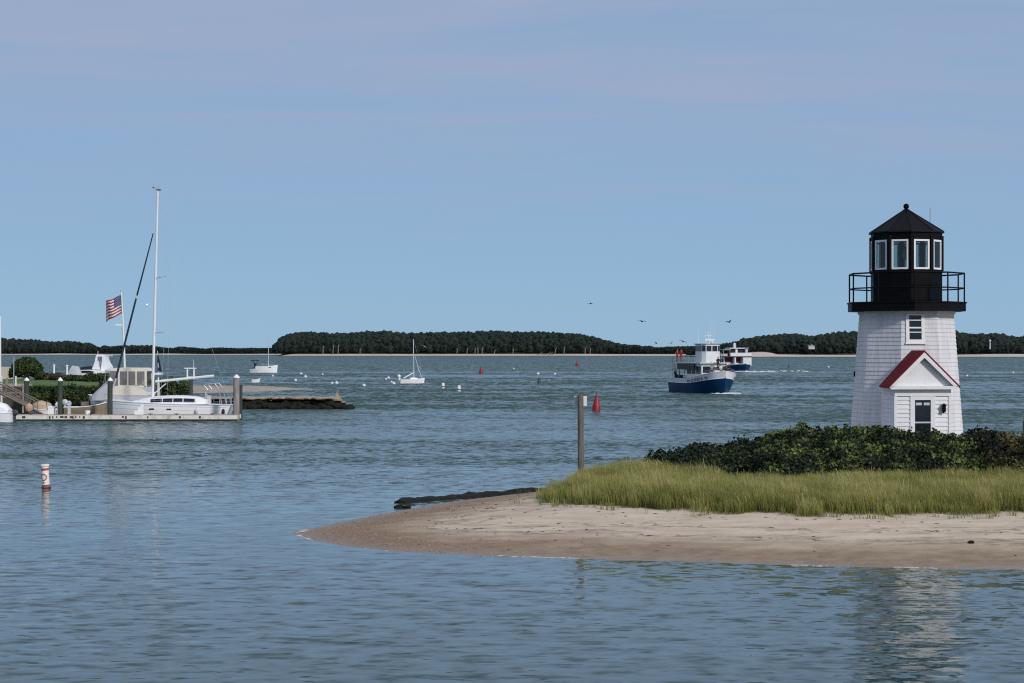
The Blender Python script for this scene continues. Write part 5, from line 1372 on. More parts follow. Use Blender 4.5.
q = MB(); vs = [fpnt(0.45 * k / 8, 7 / 13 * j / 6) for k in range(9) for j in range(7)]
q.add(vs, [(k * 7 + j, (k + 1) * 7 + j, (k + 1) * 7 + j + 1, k * 7 + j + 1) for k in range(8) for j in range(6)]); can_ = q.build('canton', M['flag_blue'], fl, smooth=True)
mo = can_.modifiers.new('th', 'SOLIDIFY'); mo.thickness = 0.02; mo.offset = 0
q = MB()
for r_ in range(9):
    for c_ in range(6 if r_ % 2 == 0 else 5):
        u = 0.45 * (c_ + (0.5 if r_ % 2 == 0 else 1.0)) / 6; v = 7 / 13 * (r_ + 0.7) / 9.4; p = fpnt(u, v)
        for sgn in (-1, 1):
            y = p[1] + sgn * 0.016; q.add([(p[0] - 0.028, y, p[2]), (p[0], y, p[2] - 0.035), (p[0] + 0.028, y, p[2]), (p[0], y, p[2] + 0.035)], [(0, 1, 2, 3)])
q.build('stars', M['flag_white'], can_)

# ------------------------------------------------------------------ lawn, bank hedge, tree and shrubs at left
M['lawn'] = mat('lawn_grass', (0.10, 0.17, 0.035), 0.9, 0.35, 0.8, 0.4, 8)
M['bulkhead'] = mat('bank_earth', (0.10, 0.08, 0.06), 0.95, 0.4, 2)
LP_ = [(-75, 176), (-42, 176), (-37.2, 178), (-36.2, 184), (-38, 199), (-42, 213), (-75, 222)]
X0 = [(x, y) for x, y in LP_]
b = MB(); b.prism(LP_, -0.5, 2.62); tag(b.build('bank', M['bulkhead']), kind='structure')
b = MB(); b.prism([(x * 1.0, y + 0.0) for x, y in LP_], 2.63, 2.75); o = b.build('lawn', M['lawn']); tag(o, kind='structure')
def leafy(name, label, cat, ells, seed, lm, dens, size, group=None, trunk=None, core=True):
    bx_ = sum(e[0] for e in ells) / len(ells); by_ = sum(e[1] for e in ells) / len(ells); bz_ = min(e[2] - e[5] for e in ells)
    root = thing(name, label, cat, (bx_, by_, bz_), 0, group)
    E = [(e[0] - bx_, e[1] - by_, e[2] - bz_, e[3], e[4], e[5]) for e in ells]
    P, N = ellipsoid_leaves(E, dens, size, seed)
    rg = np.random.default_rng(seed + 1)
    tone = np.clip((fbm(P[:, 0] * 1.1 + 5, (P[:, 2] + P[:, 1]) * 1.1, seed, 3) - 0.42) * 2.3 + rg.uniform(-0.2, 0.3, len(P)), 0, 1)
    lv, lf = leaf_quads(P, size, seed, N, 0.8)
    np_mesh('crown' if trunk else 'foliage', lv, lf, lm, root, tone=np.repeat(tone, 4))
    q = MB()
    if trunk:
        q.tube([(0, 0, -trunk), (0.1, 0, 0.5), (0, 0.1, 1.6)], [0.22, 0.17, 0.1], 8)
        for e in E[:6]: q.tube([(0, 0, 0.2), ((e[0]) * 0.5, e[1] * 0.5, e[2] * 0.55), (e[0], e[1], e[2])], [0.1, 0.07, 0.03], 6)
        q.build('trunk', M['bark'], root)
    iv, if_ = ico(2); V_ = []; F_ = []
    for i, e in enumerate(E):
        k = 0.78 * (1 + 0.5 * (fbm(iv[:, 0] * 1.7 + i, iv[:, 1] * 1.7 + iv[:, 2], seed, 2) - 0.5))
        V_.append(iv * k[:, None] * np.array(e[3:6]) + np.array(e[:3])); F_.append(if_ + i * len(iv))
    np_mesh('branches', np.concatenate(V_), np.concatenate(F_), M['twig'], root)
    return root
rgb = random.Random(12)
# the hedge on the bank face
ells = []
for px in range(28, 112, 5):
    D = 175.2 + rgb.uniform(-0.3, 0.3); ells.append((W(px, D), D, 1.5 + rgb.uniform(-0.12, 0.12), 0.62, 1.2, 1.15 + rgb.uniform(-0.1, 0.1)))
ells += [(W(104, 177.0), 177.0, 1.85, 0.7, 1.2, 1.35), (W(109, 177.2), 177.2, 1.8, 0.6, 1.2, 1.4), (W(110, 176.5), 176.5, 1.55, 0.6, 1.3, 1.25), (W(113, 178), 178, 1.3, 0.5, 1.2, 1.1)]
leafy('bank_hedge', 'long green hedge covering the bank below the lawn at left', 'hedge', ells, 51, M['bank_leaf'], 60, 0.13)
ells = [(W(px, 186 + rgb.uniform(0, 6)), 186 + rgb.uniform(0, 4), 1.5 + rgb.uniform(-0.3, 0.3), 0.9, 1.2, 1.6) for px in range(140, 187, 6)]
leafy('bank_hedge', 'green bushes seen under the sailboat boom beside the mast', 'hedge', ells, 52, M['bank_leaf'], 50, 0.15)
# round tree on the lawn
def zt_(py, D): return Z(py, D)
TD = 206.0; st_ = TD / F
ells = [(W(27, TD), TD, zt_(367, TD), 1.2, 1.2, 1.05), (W(20, TD), TD - 0.3, zt_(370, TD), 0.95, 1.1, 0.95), (W(34, TD), TD, zt_(370, TD), 0.95, 1.1, 0.9), (W(24, TD), TD + 0.4, zt_(363, TD), 0.7, 0.9, 0.6), (W(31, TD), TD + 0.4, zt_(363.5, TD), 0.7, 0.9, 0.6), (W(14.5, TD), TD, zt_(374, TD), 0.6, 0.8, 0.6), (W(39, TD), TD, zt_(373.5, TD), 0.5, 0.8, 0.6)]
ells += [(W(27 + 11 * math.cos(t_), TD), TD - 0.4, zt_(368 - 6.5 * math.sin(t_), TD), 0.42, 0.5, 0.36) for t_ in (0.1, 0.55, 1.0, 1.45, 1.9, 2.4, 2.9)]
leafy('round_tree', 'round dense green tree on the lawn at the far left', 'tree', ells, 53, M['bank_leaf'], 70, 0.16, trunk=0.8)
for i, (pa, pb_, py_, lm, lb) in enumerate(((40, 56, 374.5, 'rusty_leaf', 'reddish brown shrub on the lawn edge right of the round tree'), (54, 72, 376, 'rusty_leaf', 'brownish shrub behind the lawn between the two white posts'), (72, 90, 376.5, 'bank_leaf', 'dark green shrub behind the lawn below the pale boat windows'), (88, 108, 374.8, 'bank_leaf', 'green shrub at the right end of the lawn near the canvas boat'))):
    D = 209.0 - i * 4
    ells = [(W(px, D), D + rgb.uniform(-1, 1), 2.75 + (Z(py_, D) - 2.75) * 0.45, 0.75, 0.9, (Z(py_, D) - 2.7) * rgb.uniform(0.52, 0.62) + 0.1) for px in range(pa, pb_ + 1, 5)]
    leafy('lawn_shrub', lb, 'shrub', ells, 60 + i, M[lm], 60, 0.14, 'shrubs behind the lawn')
# corner of a house at the very left
HD = 213.0; hs = thing('house', 'corner of a tan roofed house at the left edge beyond the gangway', 'house', (W(-14, HD), HD, 2.75))
b = MB(); b.box(-4, 2.5, 0, 6, 0, 1.4); b.build('wall', mat('house_wall', (0.62, 0.54, 0.47), 0.9, 0.2, 2), hs)
b = MB()
e = Z(386, HD) - 2.75; r_ = Z(370, HD) - 2.75
b.add([(-4.3, -0.4, e), (2.95, -0.4, e), (2.95, 6.4, e), (-4.3, 6.4, e), (-4.3, 3, r_), (0.9, 3, r_)], [(0, 1, 5, 4), (1, 2, 5), (2, 3, 4, 5), (0, 4, 3), (0, 1, 2, 3)])
b.build('roof', mat('shingle_roof', (0.60, 0.52, 0.47), 0.9, 0.25, 3), hs)
b = MB(); b.box(0.6, 1.6, -0.03, 0.05, 0.4, 1.2); b.build('window', M['dark_glass'], hs)
D = 190.0; b = MB(); b.tube([(0, 0, 0), (0, 0, Z(316, D) - 1.0)], [0.11, 0.07], 8); o = b.build('white_mast', M['alloy'], None, (W(0.3, D), D, 1.0)); tag(o, 'thin white mast standing up at the left edge of the photo', 'mast')
for px, pyt, lb in ((54, 365.5, 'white post left of another beyond the lawn shrubs'), (67, 366, 'white post right of another, next to the pale moored boat')):
    D = 214.0; b = MB(); b.tube([(0, 0, 2.7), (0, 0, Z(pyt, D))], 0.11, 8); b.lathe([(0.17, 0), (0.17, 0.05), (0.02, 0.15)], 8, (0, 0, Z(pyt, D))); o = b.build('white_post', M['gelcoat'], None, (W(px, D), D, 0)); tag(o, lb, 'post', 'white posts beyond the lawn')

# ------------------------------------------------------------------ boats moored beyond the lawn
ED = 240.0; se = ED / F
sfb = thing('sportfishing_boat', 'white sportfishing boat with flybridge tower moored beyond the lawn', 'motorboat', (W(95, ED), ED, 0), math.pi / 2)
def ex(px): return -(px - 95) * se
def ez(py): return Z(py, ED)
def slab2(mb, pts, w):
    vs = [(-w, ex(p), ez(q)) for p, q in pts] + [(w, ex(p), ez(q)) for p, q in pts]; n = len(pts)
    return mb.add(vs, [tuple(range(n)), tuple(range(n, 2 * n))] + [(i, (i + 1) % n, n + (i + 1) % n, n + i) for i in range(n)])
S5 = smooth_st([(ex(122), 2.0, 1.8, 1.6, 0), (ex(110), 2.2, 2.0, 1.7, 0), (ex(92), 2.2, 1.8, 2.2, 0), (ex(78), 1.2, 0.7, 2.9, 0.3), (ex(71), 0.05, 0.02, 3.2, 0.7)], 24)
b = MB(); hull_shell(b, S5, [0, 0.4, 0.8, 1.0], bottom=0.5); hull_deck(b, S5, 1.0); b.build('hull', M['gelcoat'], sfb, smooth=True)
b = MB(); slab2(b, [(78, 372), (80, 370.3), (92, 369.6), (107, 370.5), (108, 377), (78, 377)], 1.6); c_ = b.build('cabin', M['gelcoat'], sfb)
b = MB(); slab2(b, [(79.5, 371.8), (82, 370.6), (92, 370.4), (97, 371.5), (96, 373), (80, 373)], 1.64); b.build('window', M['dark_glass'], c_)
b = MB(); slab2(b, [(82, 369.5), (84, 367), (93, 366), (94.5, 369.2)], 1.5); b.build('dark_cover', M['navy_canvas'], sfb)
b = MB(); slab2(b, [(93.5, 369.4), (95.5, 365.5), (97, 361), (99.5, 361), (100.2, 366), (101.8, 369.5)], 1.2); b.build('flybridge', M['gelcoat'], sfb)
b = MB(); slab2(b, [(102.3, 370.4), (103.6, 362), (103.8, 356.5), (106.8, 356.5), (108.5, 362), (111.5, 367), (112, 370.4)], 1.0); b.build('tuna_tower', M['gelcoat'], sfb)
b = MB(); slab2(b, [(96.5, 360.8), (97.6, 355), (100.5, 354.4), (107, 355.6), (107, 356.4), (99.0, 356.6), (98.2, 360.8)], 0.9); b.build('hardtop', M['gelcoat'], sfb)
b = MB(); b.tube([(0.4, ex(97.3), ez(360)), (0.4, ex(97.2), ez(351))], 0.03, 5); b.tube([(0.0, ex(101), ez(356)), (0, ex(113), ez(355.8))], 0.05, 6); b.build('outrigger', M['gelcoat'], sfb)
cbt_ = 1
cbt = thing('cabin_cruiser', 'pale lilac grey moored cruiser between white post and sportfishing boat', 'motorboat', (W(73, 236), 236, 0), math.pi / 2)
cbt.scale = (1, 0.8, 1.17)
S6 = smooth_st([(-1.6, 1.0, 0.9, 2.0, 0), (0, 1.1, 1.0, 2.2, 0), (1.3, 0.8, 0.5, 2.5, 0.2), (2.0, 0.05, 0.02, 2.7, 0.5)], 16)
b = MB(); hull_shell(b, S6, [0, 0.5, 1.0], bottom=0.4); hull_deck(b, S6, 1.0); b.build('hull', M['gelcoat_grey'], cbt, smooth=True)
b = MB(); coach(b, [(-1.3, 0.8, 0.5), (-0.9, 0.9, 1.2), (0.1, 0.85, 1.3), (0.7, 0.7, 0.7), (1.2, 0.4, 0.1)], 2.2); b.build('cabin', M['gelcoat_grey'], cbt, smooth=True)

# ------------------------------------------------------------------ gangway, platform and small craft at the dock's left end
GD_ = 163.0; sg = GD_ / F
gw = thing('gangway', 'sloping aluminium and wood gangway with handrails leading down to the dock', 'gangway', (W(42, GD_), GD_, 0.55))
def gx(px): return (px - 42) * sg
def gz_(py): return Z(py, GD_) - 0.55
b = MB()
for y in (0, 1.3): b.tube([(gx(-40), y, gz_(374)), (gx(42), y, gz_(413.5))], 0.09, 6)
b.add([(gx(-40), 0, gz_(374.6)), (gx(42), 0, gz_(414)), (gx(42), 1.3, gz_(414)), (gx(-40), 1.3, gz_(374.6)), (gx(-40), 0, gz_(375.4)), (gx(42), 0, gz_(414.8)), (gx(42), 1.3, gz_(414.8)), (gx(-40), 1.3, gz_(375.4))], [(0, 1, 2, 3), (4, 5, 6, 7), (0, 1, 5, 4), (3, 2, 6, 7)])
b.build('ramp', M['weathered_wood'], gw)
b = MB()
for y in (0, 1.3):
    b.tube([(gx(-40), y, gz_(364.5)), (gx(38), y, gz_(402.5))], 0.05, 6); b.tube([(gx(-40), y, gz_(369.5)), (gx(38), y, gz_(407.5))], 0.035, 6)
    for px in (-30, -14, 2, 16, 30, 37.5):
        zb_ = 374 + (px + 40) * (39.5 / 82); b.tube([(gx(px), y, gz_(zb_)), (gx(px), y, gz_(zb_ - 10.3))], 0.04, 6)
b.build('handrail', M['weathered_wood'], gw)
PD_ = 168.0; sp2 = PD_ / F
pf = thing('pier_platform', 'small timber pier platform with pale posts above the gangway at left', 'platform', (W(10, PD_), PD_, 0))
def qx(px): return (px - 10) * sp2
def qz(py): return Z(py, PD_)
b = MB(); b.box(qx(-40), qx(23), 0, 3, qz(386.5), qz(384.3)); b.build('platform_deck', M['dock_wood'], pf)
b = MB(); b.box(qx(-40), qx(23), -0.08, -0.003, qz(393.5), qz(392.2)); b.box(qx(-40), qx(20), 0.02, 0.1, qz(397.5), qz(396)); b.build('beam', M['pile_grey'], pf)
for px, t_, bt_, r_ in ((1.5, 375.8, 412, 0.07), (23.3, 384.5, 413, 0.1), (15.8, 376, 386, 0.06), (6.8, 377.8, 386, 0.07), (-12, 376, 412, 0.08)):
    q = MB(); q.box(qx(px) - r_, qx(px) + r_, -0.06, 0.1, qz(bt_), qz(t_)); q.build('post', M['pile_grey'] if px not in (1.5, 15.8) else M['trim_white'], pf)
D = 167.0; b = MB(); b.tube([(0, 0, 2.6), (0, 0, Z(357, D))], 0.045, 8); b.box(-0.1, 0.1, -0.1, 0.1, 2.55, 2.6); o = b.build('lamp_pole', M['steel'], None, (W(10.2, D), D + 1.2, 0)); tag(o, 'thin grey metal pole standing on the pier platform', 'pole')
# tan-covered boat
def small_boat(name, label, cat, px0, px1, D, z_sheer, hull_m, beam=0.9, flip=False, rot=None):
    Lh = (px1 - px0) * D / F / 2
    t = thing(name, label, cat, (W((px0 + px1) / 2, D), D, 0), (math.pi / 2 if not flip else -math.pi / 2) if rot is None else rot)
    Sx = smooth_st([(-Lh, beam * 0.85, beam * 0.75, z_sheer, 0), (-Lh * 0.3, beam, beam * 0.85, z_sheer, 0), (Lh * 0.35, beam * 0.9, beam * 0.6, z_sheer * 1.1, 0), (Lh * 0.75, beam * 0.5, beam * 0.22, z_sheer * 1.25, 0.1), (Lh * 0.95, 0.04, 0.02, z_sheer * 1.4, 0.2)], 20)
    q = MB(); hull_shell(q, Sx, [0, 0.4, 0.8, 1.0], bottom=0.25); hull_deck(q, Sx, 0.8); h_ = q.build('hull', hull_m, t, smooth=True)
    q = MB(); gunwale(q, Sx, 1.0, 0.04); q.build('gunwale', M['gelcoat'], h_)
    return t, Sx
def outboard(parent, x, y, z, m):
    q = MB(); q.ball((x, y, z + 0.45), 0.26, 10, 8, sq=(0.75, 1.15, 1.1)); q.box(x - 0.07, x + 0.07, y - 0.08, y + 0.1, z - 0.9, z + 0.25); q.box(x - 0.05, x + 0.05, y + 0.1, y + 0.3, z - 0.05, z + 0.1); return q.build('outboard_motor', m, parent, smooth=True)
t, Sx = small_boat('covered_skiff', 'small boat under a domed tan canvas cover behind the gangway foot', 'motorboat', 29, 56, 164.5, 0.75, M['gelcoat'])
b = MB(); coach(b, [(-0.9, 0.7, 0.15), (-0.6, 0.85, 0.65), (0.1, 0.9, 0.85), (0.7, 0.75, 0.65), (1.15, 0.35, 0.1)], 0.72); b.build('canvas_cover', M['tan_canvas'], t, smooth=True)
b = MB()
for y in (-0.55, 0.15, 0.7): b.tube([(-0.9, y - 0.15, 0.75), (-0.75, y, 1.3), (0, y + 0.1, 1.62)], 0.025, 5)
b.build('cover_strap', M['dark_grey'], t); outboard(t, 0, -1.45, 0.75, M['gelcoat'])
t, Sx = small_boat('beige_skiff', 'beige open skiff with white gunwale tied between two dark piles', 'motorboat', 66, 105, 161.8, 1.08, mat('beige_hull', (0.30, 0.24, 0.15), 0.5, 0.35, 1.5, stretch=(0.3, 0.3, 3)), 1.0, flip=True)
outboard(t, 0, -1.85, 1.05, M['gelcoat_grey']); 
b = MB(); b.box(-0.35, 0.35, -0.3, 0.2, 0.9, 1.55); b.box(-0.5, 0.5, 0.5, 0.8, 0.9, 1.3); b.build('console', M['weathered_wood'], t)
t, Sx = small_boat('white_runabout', 'white runabout with rounded white cover at the left edge of the dock', 'motorboat', -32, 13, 155.0, 0.8, M['gelcoat'], 1.0)
b = MB(); coach(b, [(-1.7, 0.85, 0.35), (-1.3, 0.95, 0.8), (-0.3, 1.0, 1.05), (0.8, 0.8, 0.9), (1.4, 0.4, 0.2)], 0.75); b.build('canvas_cover', M['gelcoat'], t, smooth=True)
outboard(t, 0, -2.1, 0.35, M['dark_grey'])
b = MB(); b.box(-0.28, 0.28, 0, 0.4, 0.521, 1.1); b.add([(-0.31, -0.03, 1.1), (0.31, -0.03, 1.1), (0.31, 0.43, 1.1), (-0.31, 0.43, 1.1), (-0.31, 0.43, 1.25), (0.31, 0.43, 1.25)], [(0, 1, 2, 3), (0, 1, 5, 4), (2, 3, 4, 5), (0, 3, 4), (1, 2, 5)])
o = b.build('dock_box', M['gelcoat'], None, (W(51, 159), 159, 0)); tag(o, 'white dock box on the dock left of the pile by the beige skiff', 'dock box')
b = MB(); b.box(-0.12, 0.12, 0, 0.2, 0.521, 1.35); b.box(-0.16, 0.16, -0.03, 0.23, 1.35, 1.6); b.lathe([(0.18, 0), (0.05, 0.12)], 8, (0, 0.1, 1.6)); o = b.build('power_pedestal', M['gelcoat_grey'], None, (W(69, 158.6), 158.6, 0)); tag(o, 'grey white power pedestal on the dock in front of the beige skiff', 'pedestal')
b = MB(); b.lathe([(0.2, 0), (0.24, 0.3), (0.24, 0.34)], 12, (0, 0, 0.521)); o = b.build('bucket', M['gelcoat'], None, (W(87.5, 158.8), 158.8, 0)); tag(o, 'small white bucket on the dock beside the beige skiff', 'bucket')
b = MB(); b.ball((0, 0, 0.95), 0.38, 12, 10, sq=(0.95, 0.95, 1.15)); b.tube([(0, 0, 1.3), (0, 0, 1.45)], 0.06, 6); o = b.build('float_ball', mat('peach_float', (0.55, 0.36, 0.25), 0.6, 0.2, 3), None, (W(29, 162.6), 162.6, 0)); tag(o, 'peach coloured round float beside the gangway foot', 'float')

# ------------------------------------------------------------------ sand bar and stone jetty behind the sloop
def sandbar():
    pxs = np.linspace(150, 320, 60)
    fr = np.interp(pxs, [150, 240, 270, 290, 312, 320], [395, 392.2, 391.2, 390.0, 389.4, 389.2]); bk = np.interp(pxs, [150, 240, 270, 300, 320], [385, 386.6, 387.2, 388.3, 389.0])
    V = []
    for j in range(7):
        t = j / 6
        for i, px in enumerate(pxs):
            D = DW(fr[i]) + (DW(bk[i], 0.1) - DW(fr[i])) * t
            V.append((W(px, D), D, 0.55 * math.sin(math.pi * t) ** 0.7 * min(1, (59 - i) / 22) + (0.0 if 0 < j < 6 else -0.08)))
    ii = np.arange(420).reshape(7, 60)
    Fq = np.stack([ii[:-1, :-1], ii[:-1, 1:], ii[1:, 1:], ii[1:, :-1]], -1).reshape(-1, 4)
    V = np.array(V); V[:, 2] += (fbm(V[:, 0] * 0.4, V[:, 1] * 0.2, 3, 3) - 0.5) * 0.12
    return np_mesh('sandbar', V, Fq, mat('bar_sand', (0.42, 0.35, 0.28), 0.95, 0.25, 0.4), smooth=True)
tag(sandbar(), kind='structure')
JD = 189.0; sj = JD / F
jt = thing('stone_jetty', 'low stone jetty dark with weed below and pale along its top', 'jetty', (W(295, JD), JD, 0))
def jetty():
    rg = np.random.default_rng(91); iv, if_ = ico(2)
    Vd, Fd, Vt, Ft = [], [], [], []; od = ot = 0
    x = (175 - 295) * sj; xe = (348 - 295) * sj
    while x < xe:
        for lay in range(6):
            end = np.clip((xe - x) / 1.6, 0, 1)
            top = lay >= 4
            if top and x > (340 - 295) * sj: continue
            yy = rg.uniform(-0.3, 2.6) if not top else rg.uniform(0.5, 2.0)
            r = rg.uniform(0.30, 0.52)
            zc = (min(1.0, 0.15 + 0.55 * (yy + 0.3)) * end * rg.uniform(0.35, 0.95)) if not top else 1.12 * end
            k = 1 + 0.6 * (fbm(iv[:, 0] * 1.4 + x, iv[:, 1] * 1.4 + iv[:, 2] * 1.2 + lay, 7, 2) - 0.5)
            sq = np.array([1.25, 0.9, 0.75]) if not top else np.array([1.5, 1.1, 0.42])
            P = iv * k[:, None] * r * sq + np.array([x + rg.uniform(-.2, .2), yy, zc])
            if top: Vt.append(P); Ft.append(if_ + ot); ot += len(P)
            else: Vd.append(P); Fd.append(if_ + od); od += len(P)
        x += rg.uniform(0.28, 0.42)
    np_mesh('weedy_stones', np.concatenate(Vd), np.concatenate(Fd), M['rock_dark'], jt)
    np_mesh('cap_stones', np.concatenate(Vt), np.concatenate(Ft), M['rock_tan'], jt)
jetty()
b = MB(); b.add([(-0.35, -0.25, 0), (0.42, -0.25, 0), (0.42, 0.3, 0), (-0.35, 0.3, 0), (-0.18, 0.0, 0.55), (0.05, 0.0, 0.5), (-0.02, 0.02, 0.92)], [(0, 1, 5, 4), (1, 2, 5), (2, 3, 4, 5), (3, 0, 4), (4, 5, 6), (0, 1, 2, 3)])
o = b.build('pointed_stone', M['rock_tan'], None, (W(338, JD + 1), JD + 1, 0.85)); o.scale = (1.2, 1.2, 1.3); tag(o, 'pointed tan stone standing up at the outer end of the jetty', 'stone')

# ------------------------------------------------------------------ moored sailboats and tender in the bay
MD = 338.0
def wpos(px, py): D = DW(py); return (W(px, D), D, 0)
t = thing('moored_sailboat', 'small white sailboat with bare mast moored in mid bay left of the red buoys', 'sailboat', wpos(412, 383.2), -math.pi / 2 + 0.25)
S7 = smooth_st([(-2.3, 0.75, 0.6, 0.75, 0), (-0.8, 0.95, 0.8, 0.72, 0), (0.8, 0.8, 0.6, 0.8, 0), (1.7, 0.4, 0.22, 0.92, 0), (2.3, 0.03, 0.02, 1.0, 0.1)], 20)
b = MB(); hull_shell(b, S7, [0, 0.5, 1.0], bottom=0.3); hull_deck(b, S7, 1.0); b.build('hull', M['gelcoat'], t, smooth=True)
b = MB(); coach(b, [(-0.4, 0.5, 0.25), (0.2, 0.55, 0.35), (0.9, 0.45, 0.25), (1.3, 0.25, 0.05)], 0.74); b.build('coachroof', M['gelcoat'], t, smooth=True)
b = MB(); b.tube([(0, 0.35, 0.8), (0, 0.25, 8.2)], [0.11, 0.08], 8); ms_ = b.build('mast', M['gelcoat_grey'], t)
b = MB(); b.tube([(0, 0.35, 2.0), (0, -1.6, 0.95)], 0.09, 6); b.build('boom', M['gelcoat'], t)
b = MB(); b.tube([(0, 0.6, 5.0), (0, 1.2, 2.6), (0, 1.9, 1.0)], [0.05, 0.10, 0.06], 6); b.tube([(0, 1.0, 3.2), (0, 1.6, 2.9), (0, 1.65, 2.4)], 0.05, 5); b.tube([(0, 0.25, 8.2), (0, 2.3, 1.0)], 0.012, 4); b.build('furled_jib', M['gelcoat_grey'], t)
outboard(t, 0, -2.45, 0.9, M['gelcoat'])
t = thing('moored_sailboat', 'white daysailer with navy bimini and thin mast moored near the wooded island', 'sailboat', wpos(266.5, 372.6), -math.pi / 2)
S8 = smooth_st([(-2.9, 1.1, 0.9, 1.75, 0), (-1, 1.3, 1.1, 1.75, 0), (1, 1.15, 0.9, 1.85, 0), (2.2, 0.6, 0.35, 2.0, 0), (2.9, 0.03, 0.02, 2.1, 0.15)], 20)
b = MB(); hull_shell(b, S8, [0, 0.5, 1.0], bottom=0.3); hull_deck(b, S8, 1.0); h_ = b.build('hull', M['gelcoat'], t, smooth=True)
b = MB(); b.box(1.0, 1.16, -0.2, 1.4, 1.35, 1.5); b.build('port_light', M['dark_glass'], h_)
b = MB(); b.tube([(0, 0.55, 1.8), (0, 0.5, 10.2)], [0.11, 0.07], 8); b.build('mast', M['gelcoat_grey'], t)
b = MB(); rail_line(b, [(0.9, y, 1.8) for y in (-2.6, -1, 0.6, 2.0)], 0.55, 0.025); rail_line(b, [(-0.9, y, 1.8) for y in (-2.6, -1, 0.6, 2.0)], 0.55, 0.025); b.build('lifeline', M['steel'], t)
b = MB(); b.box(-0.9, 0.9, -4.2, -2.2, 3.25, 3.5)
for x in (-0.8, 0.8): b.tube([(x, -2.7, 1.8), (x, -2.4, 3.3)], 0.05, 5); b.tube([(x, -2.8, 1.8), (x, -3.9, 3.3)], 0.05, 5)
b.build('bimini', M['navy_canvas'], t); b = MB(); b.box(-0.7, 0.7, -3.3, -2.75, 1.2, 2.6); b.build('stern_cover', M['navy_canvas'], t)
t, Sx = small_boat('inflatable_dinghy', 'grey dinghy tied at the stern of the daysailer', 'dinghy', 250, 257.5, DW(372.8), 0.9, M['gelcoat_grey'], 0.6, flip=True)
t, Sx = small_boat('white_tender', 'little white tender afloat below the daysailer', 'dinghy', 252, 259.5, DW(382.4), 0.55, M['gelcoat'], 0.45, flip=True)

# ------------------------------------------------------------------ buoys
def nun(label, px, py, r, h, name='nun_buoy'):
    t = thing(name, label, 'buoy', wpos(px, py), 0, 'red nun buoys in the channel')
    q = MB(); q.lathe([(r, -0.3), (r, 0.30 * h), (r * 0.92, 0.36 * h), (r * 0.30, 0.92 * h), (r * 0.22, h)], 18); q.build('body', M['red_buoy'], t, smooth=True)
    q = MB(); q.tube([(r * 0.12, 0, h), (0, 0, h * 1.05), (-r * 0.12, 0, h)], 0.03, 5); q.box(-r * .2, r * .2, -0.02, 0.02, h * 0.985, h * 1.0); q.build('lifting_eye', M['dark_grey'], t)
    return t
t = nun('tall red nun buoy close to the timber sign pile', 596.3, 411, 0.42, 1.68); t.rotation_euler = (R(-3), R(2), 0)
nun('red nun buoy in mid bay right of the moored sailboat', 481.3, 373.2, 0.6, 1.7)
nun('small far red nun buoy leaning beyond the timber sign pile', 577.0, 366.0, 0.65, 2.0).rotation_euler = (0, R(8), 0)
for px, py, lb in ((443, 388.3, 'white can mooring buoy left of its twin in mid bay'), (459, 391.3, 'white can mooring buoy right of its twin, nearer the shore')):
    t = thing('can_buoy', lb, 'buoy', wpos(px, py), 0, 'white can buoys in mid bay')
    q = MB(); q.lathe([(0.26, -0.3), (0.27, 0.75), (0.22, 0.85), (0.05, 0.9)], 14); q.build('body', M['buoy_white'], t, smooth=True)
    q = MB(); q.lathe([(0.278, 0.18), (0.278, 0.34)], 14); q.build('red_band', M['red_buoy'], t)
# striped regulatory buoy in the near water
D = DW(488); t = thing('regulatory_buoy', 'white and orange marker buoy with a ring symbol floating in the near water at left', 'buoy', (W(46.2, D), D, 0)); t.rotation_euler = (R(2), R(-3), 0)
rb = 0.165
q = MB(); q.lathe([(rb, -0.4), (rb, 0.96), (rb * 0.9, 1.0)], 24); q.build('body', M['buoy_white'], t, smooth=True)
q = MB(); q.lathe([(rb + 0.03, 0.985), (rb + 0.03, 1.04), (rb, 1.07)], 24); q.build('cap', M['buoy_white'], t, smooth=True)
for z0, z1 in ((0.80, 0.90), (0.06, 0.16)):
    q = MB(); q.lathe([(rb + 0.006, z0), (rb + 0.006, z1)], 24); q.build('orange_band', M['orange'], t, smooth=True)
q = MB(); q.lathe([(rb + 0.05, -0.05), (rb + 0.05, 0.05)], 24); q.build('float_collar', M['dark_grey'], t, smooth=True)
def ring_on(mb, c_ang, zc, ro, ri, n=28):
    vs = []; 
    for k in range(n):
        a = 2 * math.pi * k / n
        for rr_ in (ri, ro):
            th = c_ang + rr_ * math.cos(a) / rb; vs.append(((rb + 0.008) * math.sin(th), -(rb + 0.008) * math.cos(th), zc + rr_ * math.sin(a)))
    mb.add(vs, [(2 * k, 2 * ((k + 1) % n), 2 * ((k + 1) % n) + 1, 2 * k + 1) for k in range(n)])
q = MB(); ring_on(q, -0.35, 0.50, 0.165, 0.115); ring_on(q, -0.35 + math.pi, 0.50, 0.165, 0.115); q.build('ring_symbol', M['orange'], t)
q = MB()
for k in range(3):
    a0 = -0.35 - 0.30; z0 = 0.235 + 0.0 * k
    th = [a0 + 0.2 * k, a0 + 0.2 * k + 0.14]
    q.add([((rb + 0.008) * math.sin(x), -(rb + 0.008) * math.cos(x), z) for z in (z0, z0 + 0.06) for x in th], [(0, 1, 3, 2)])
q.build('wake_wording', M['buoy_mark'], t)
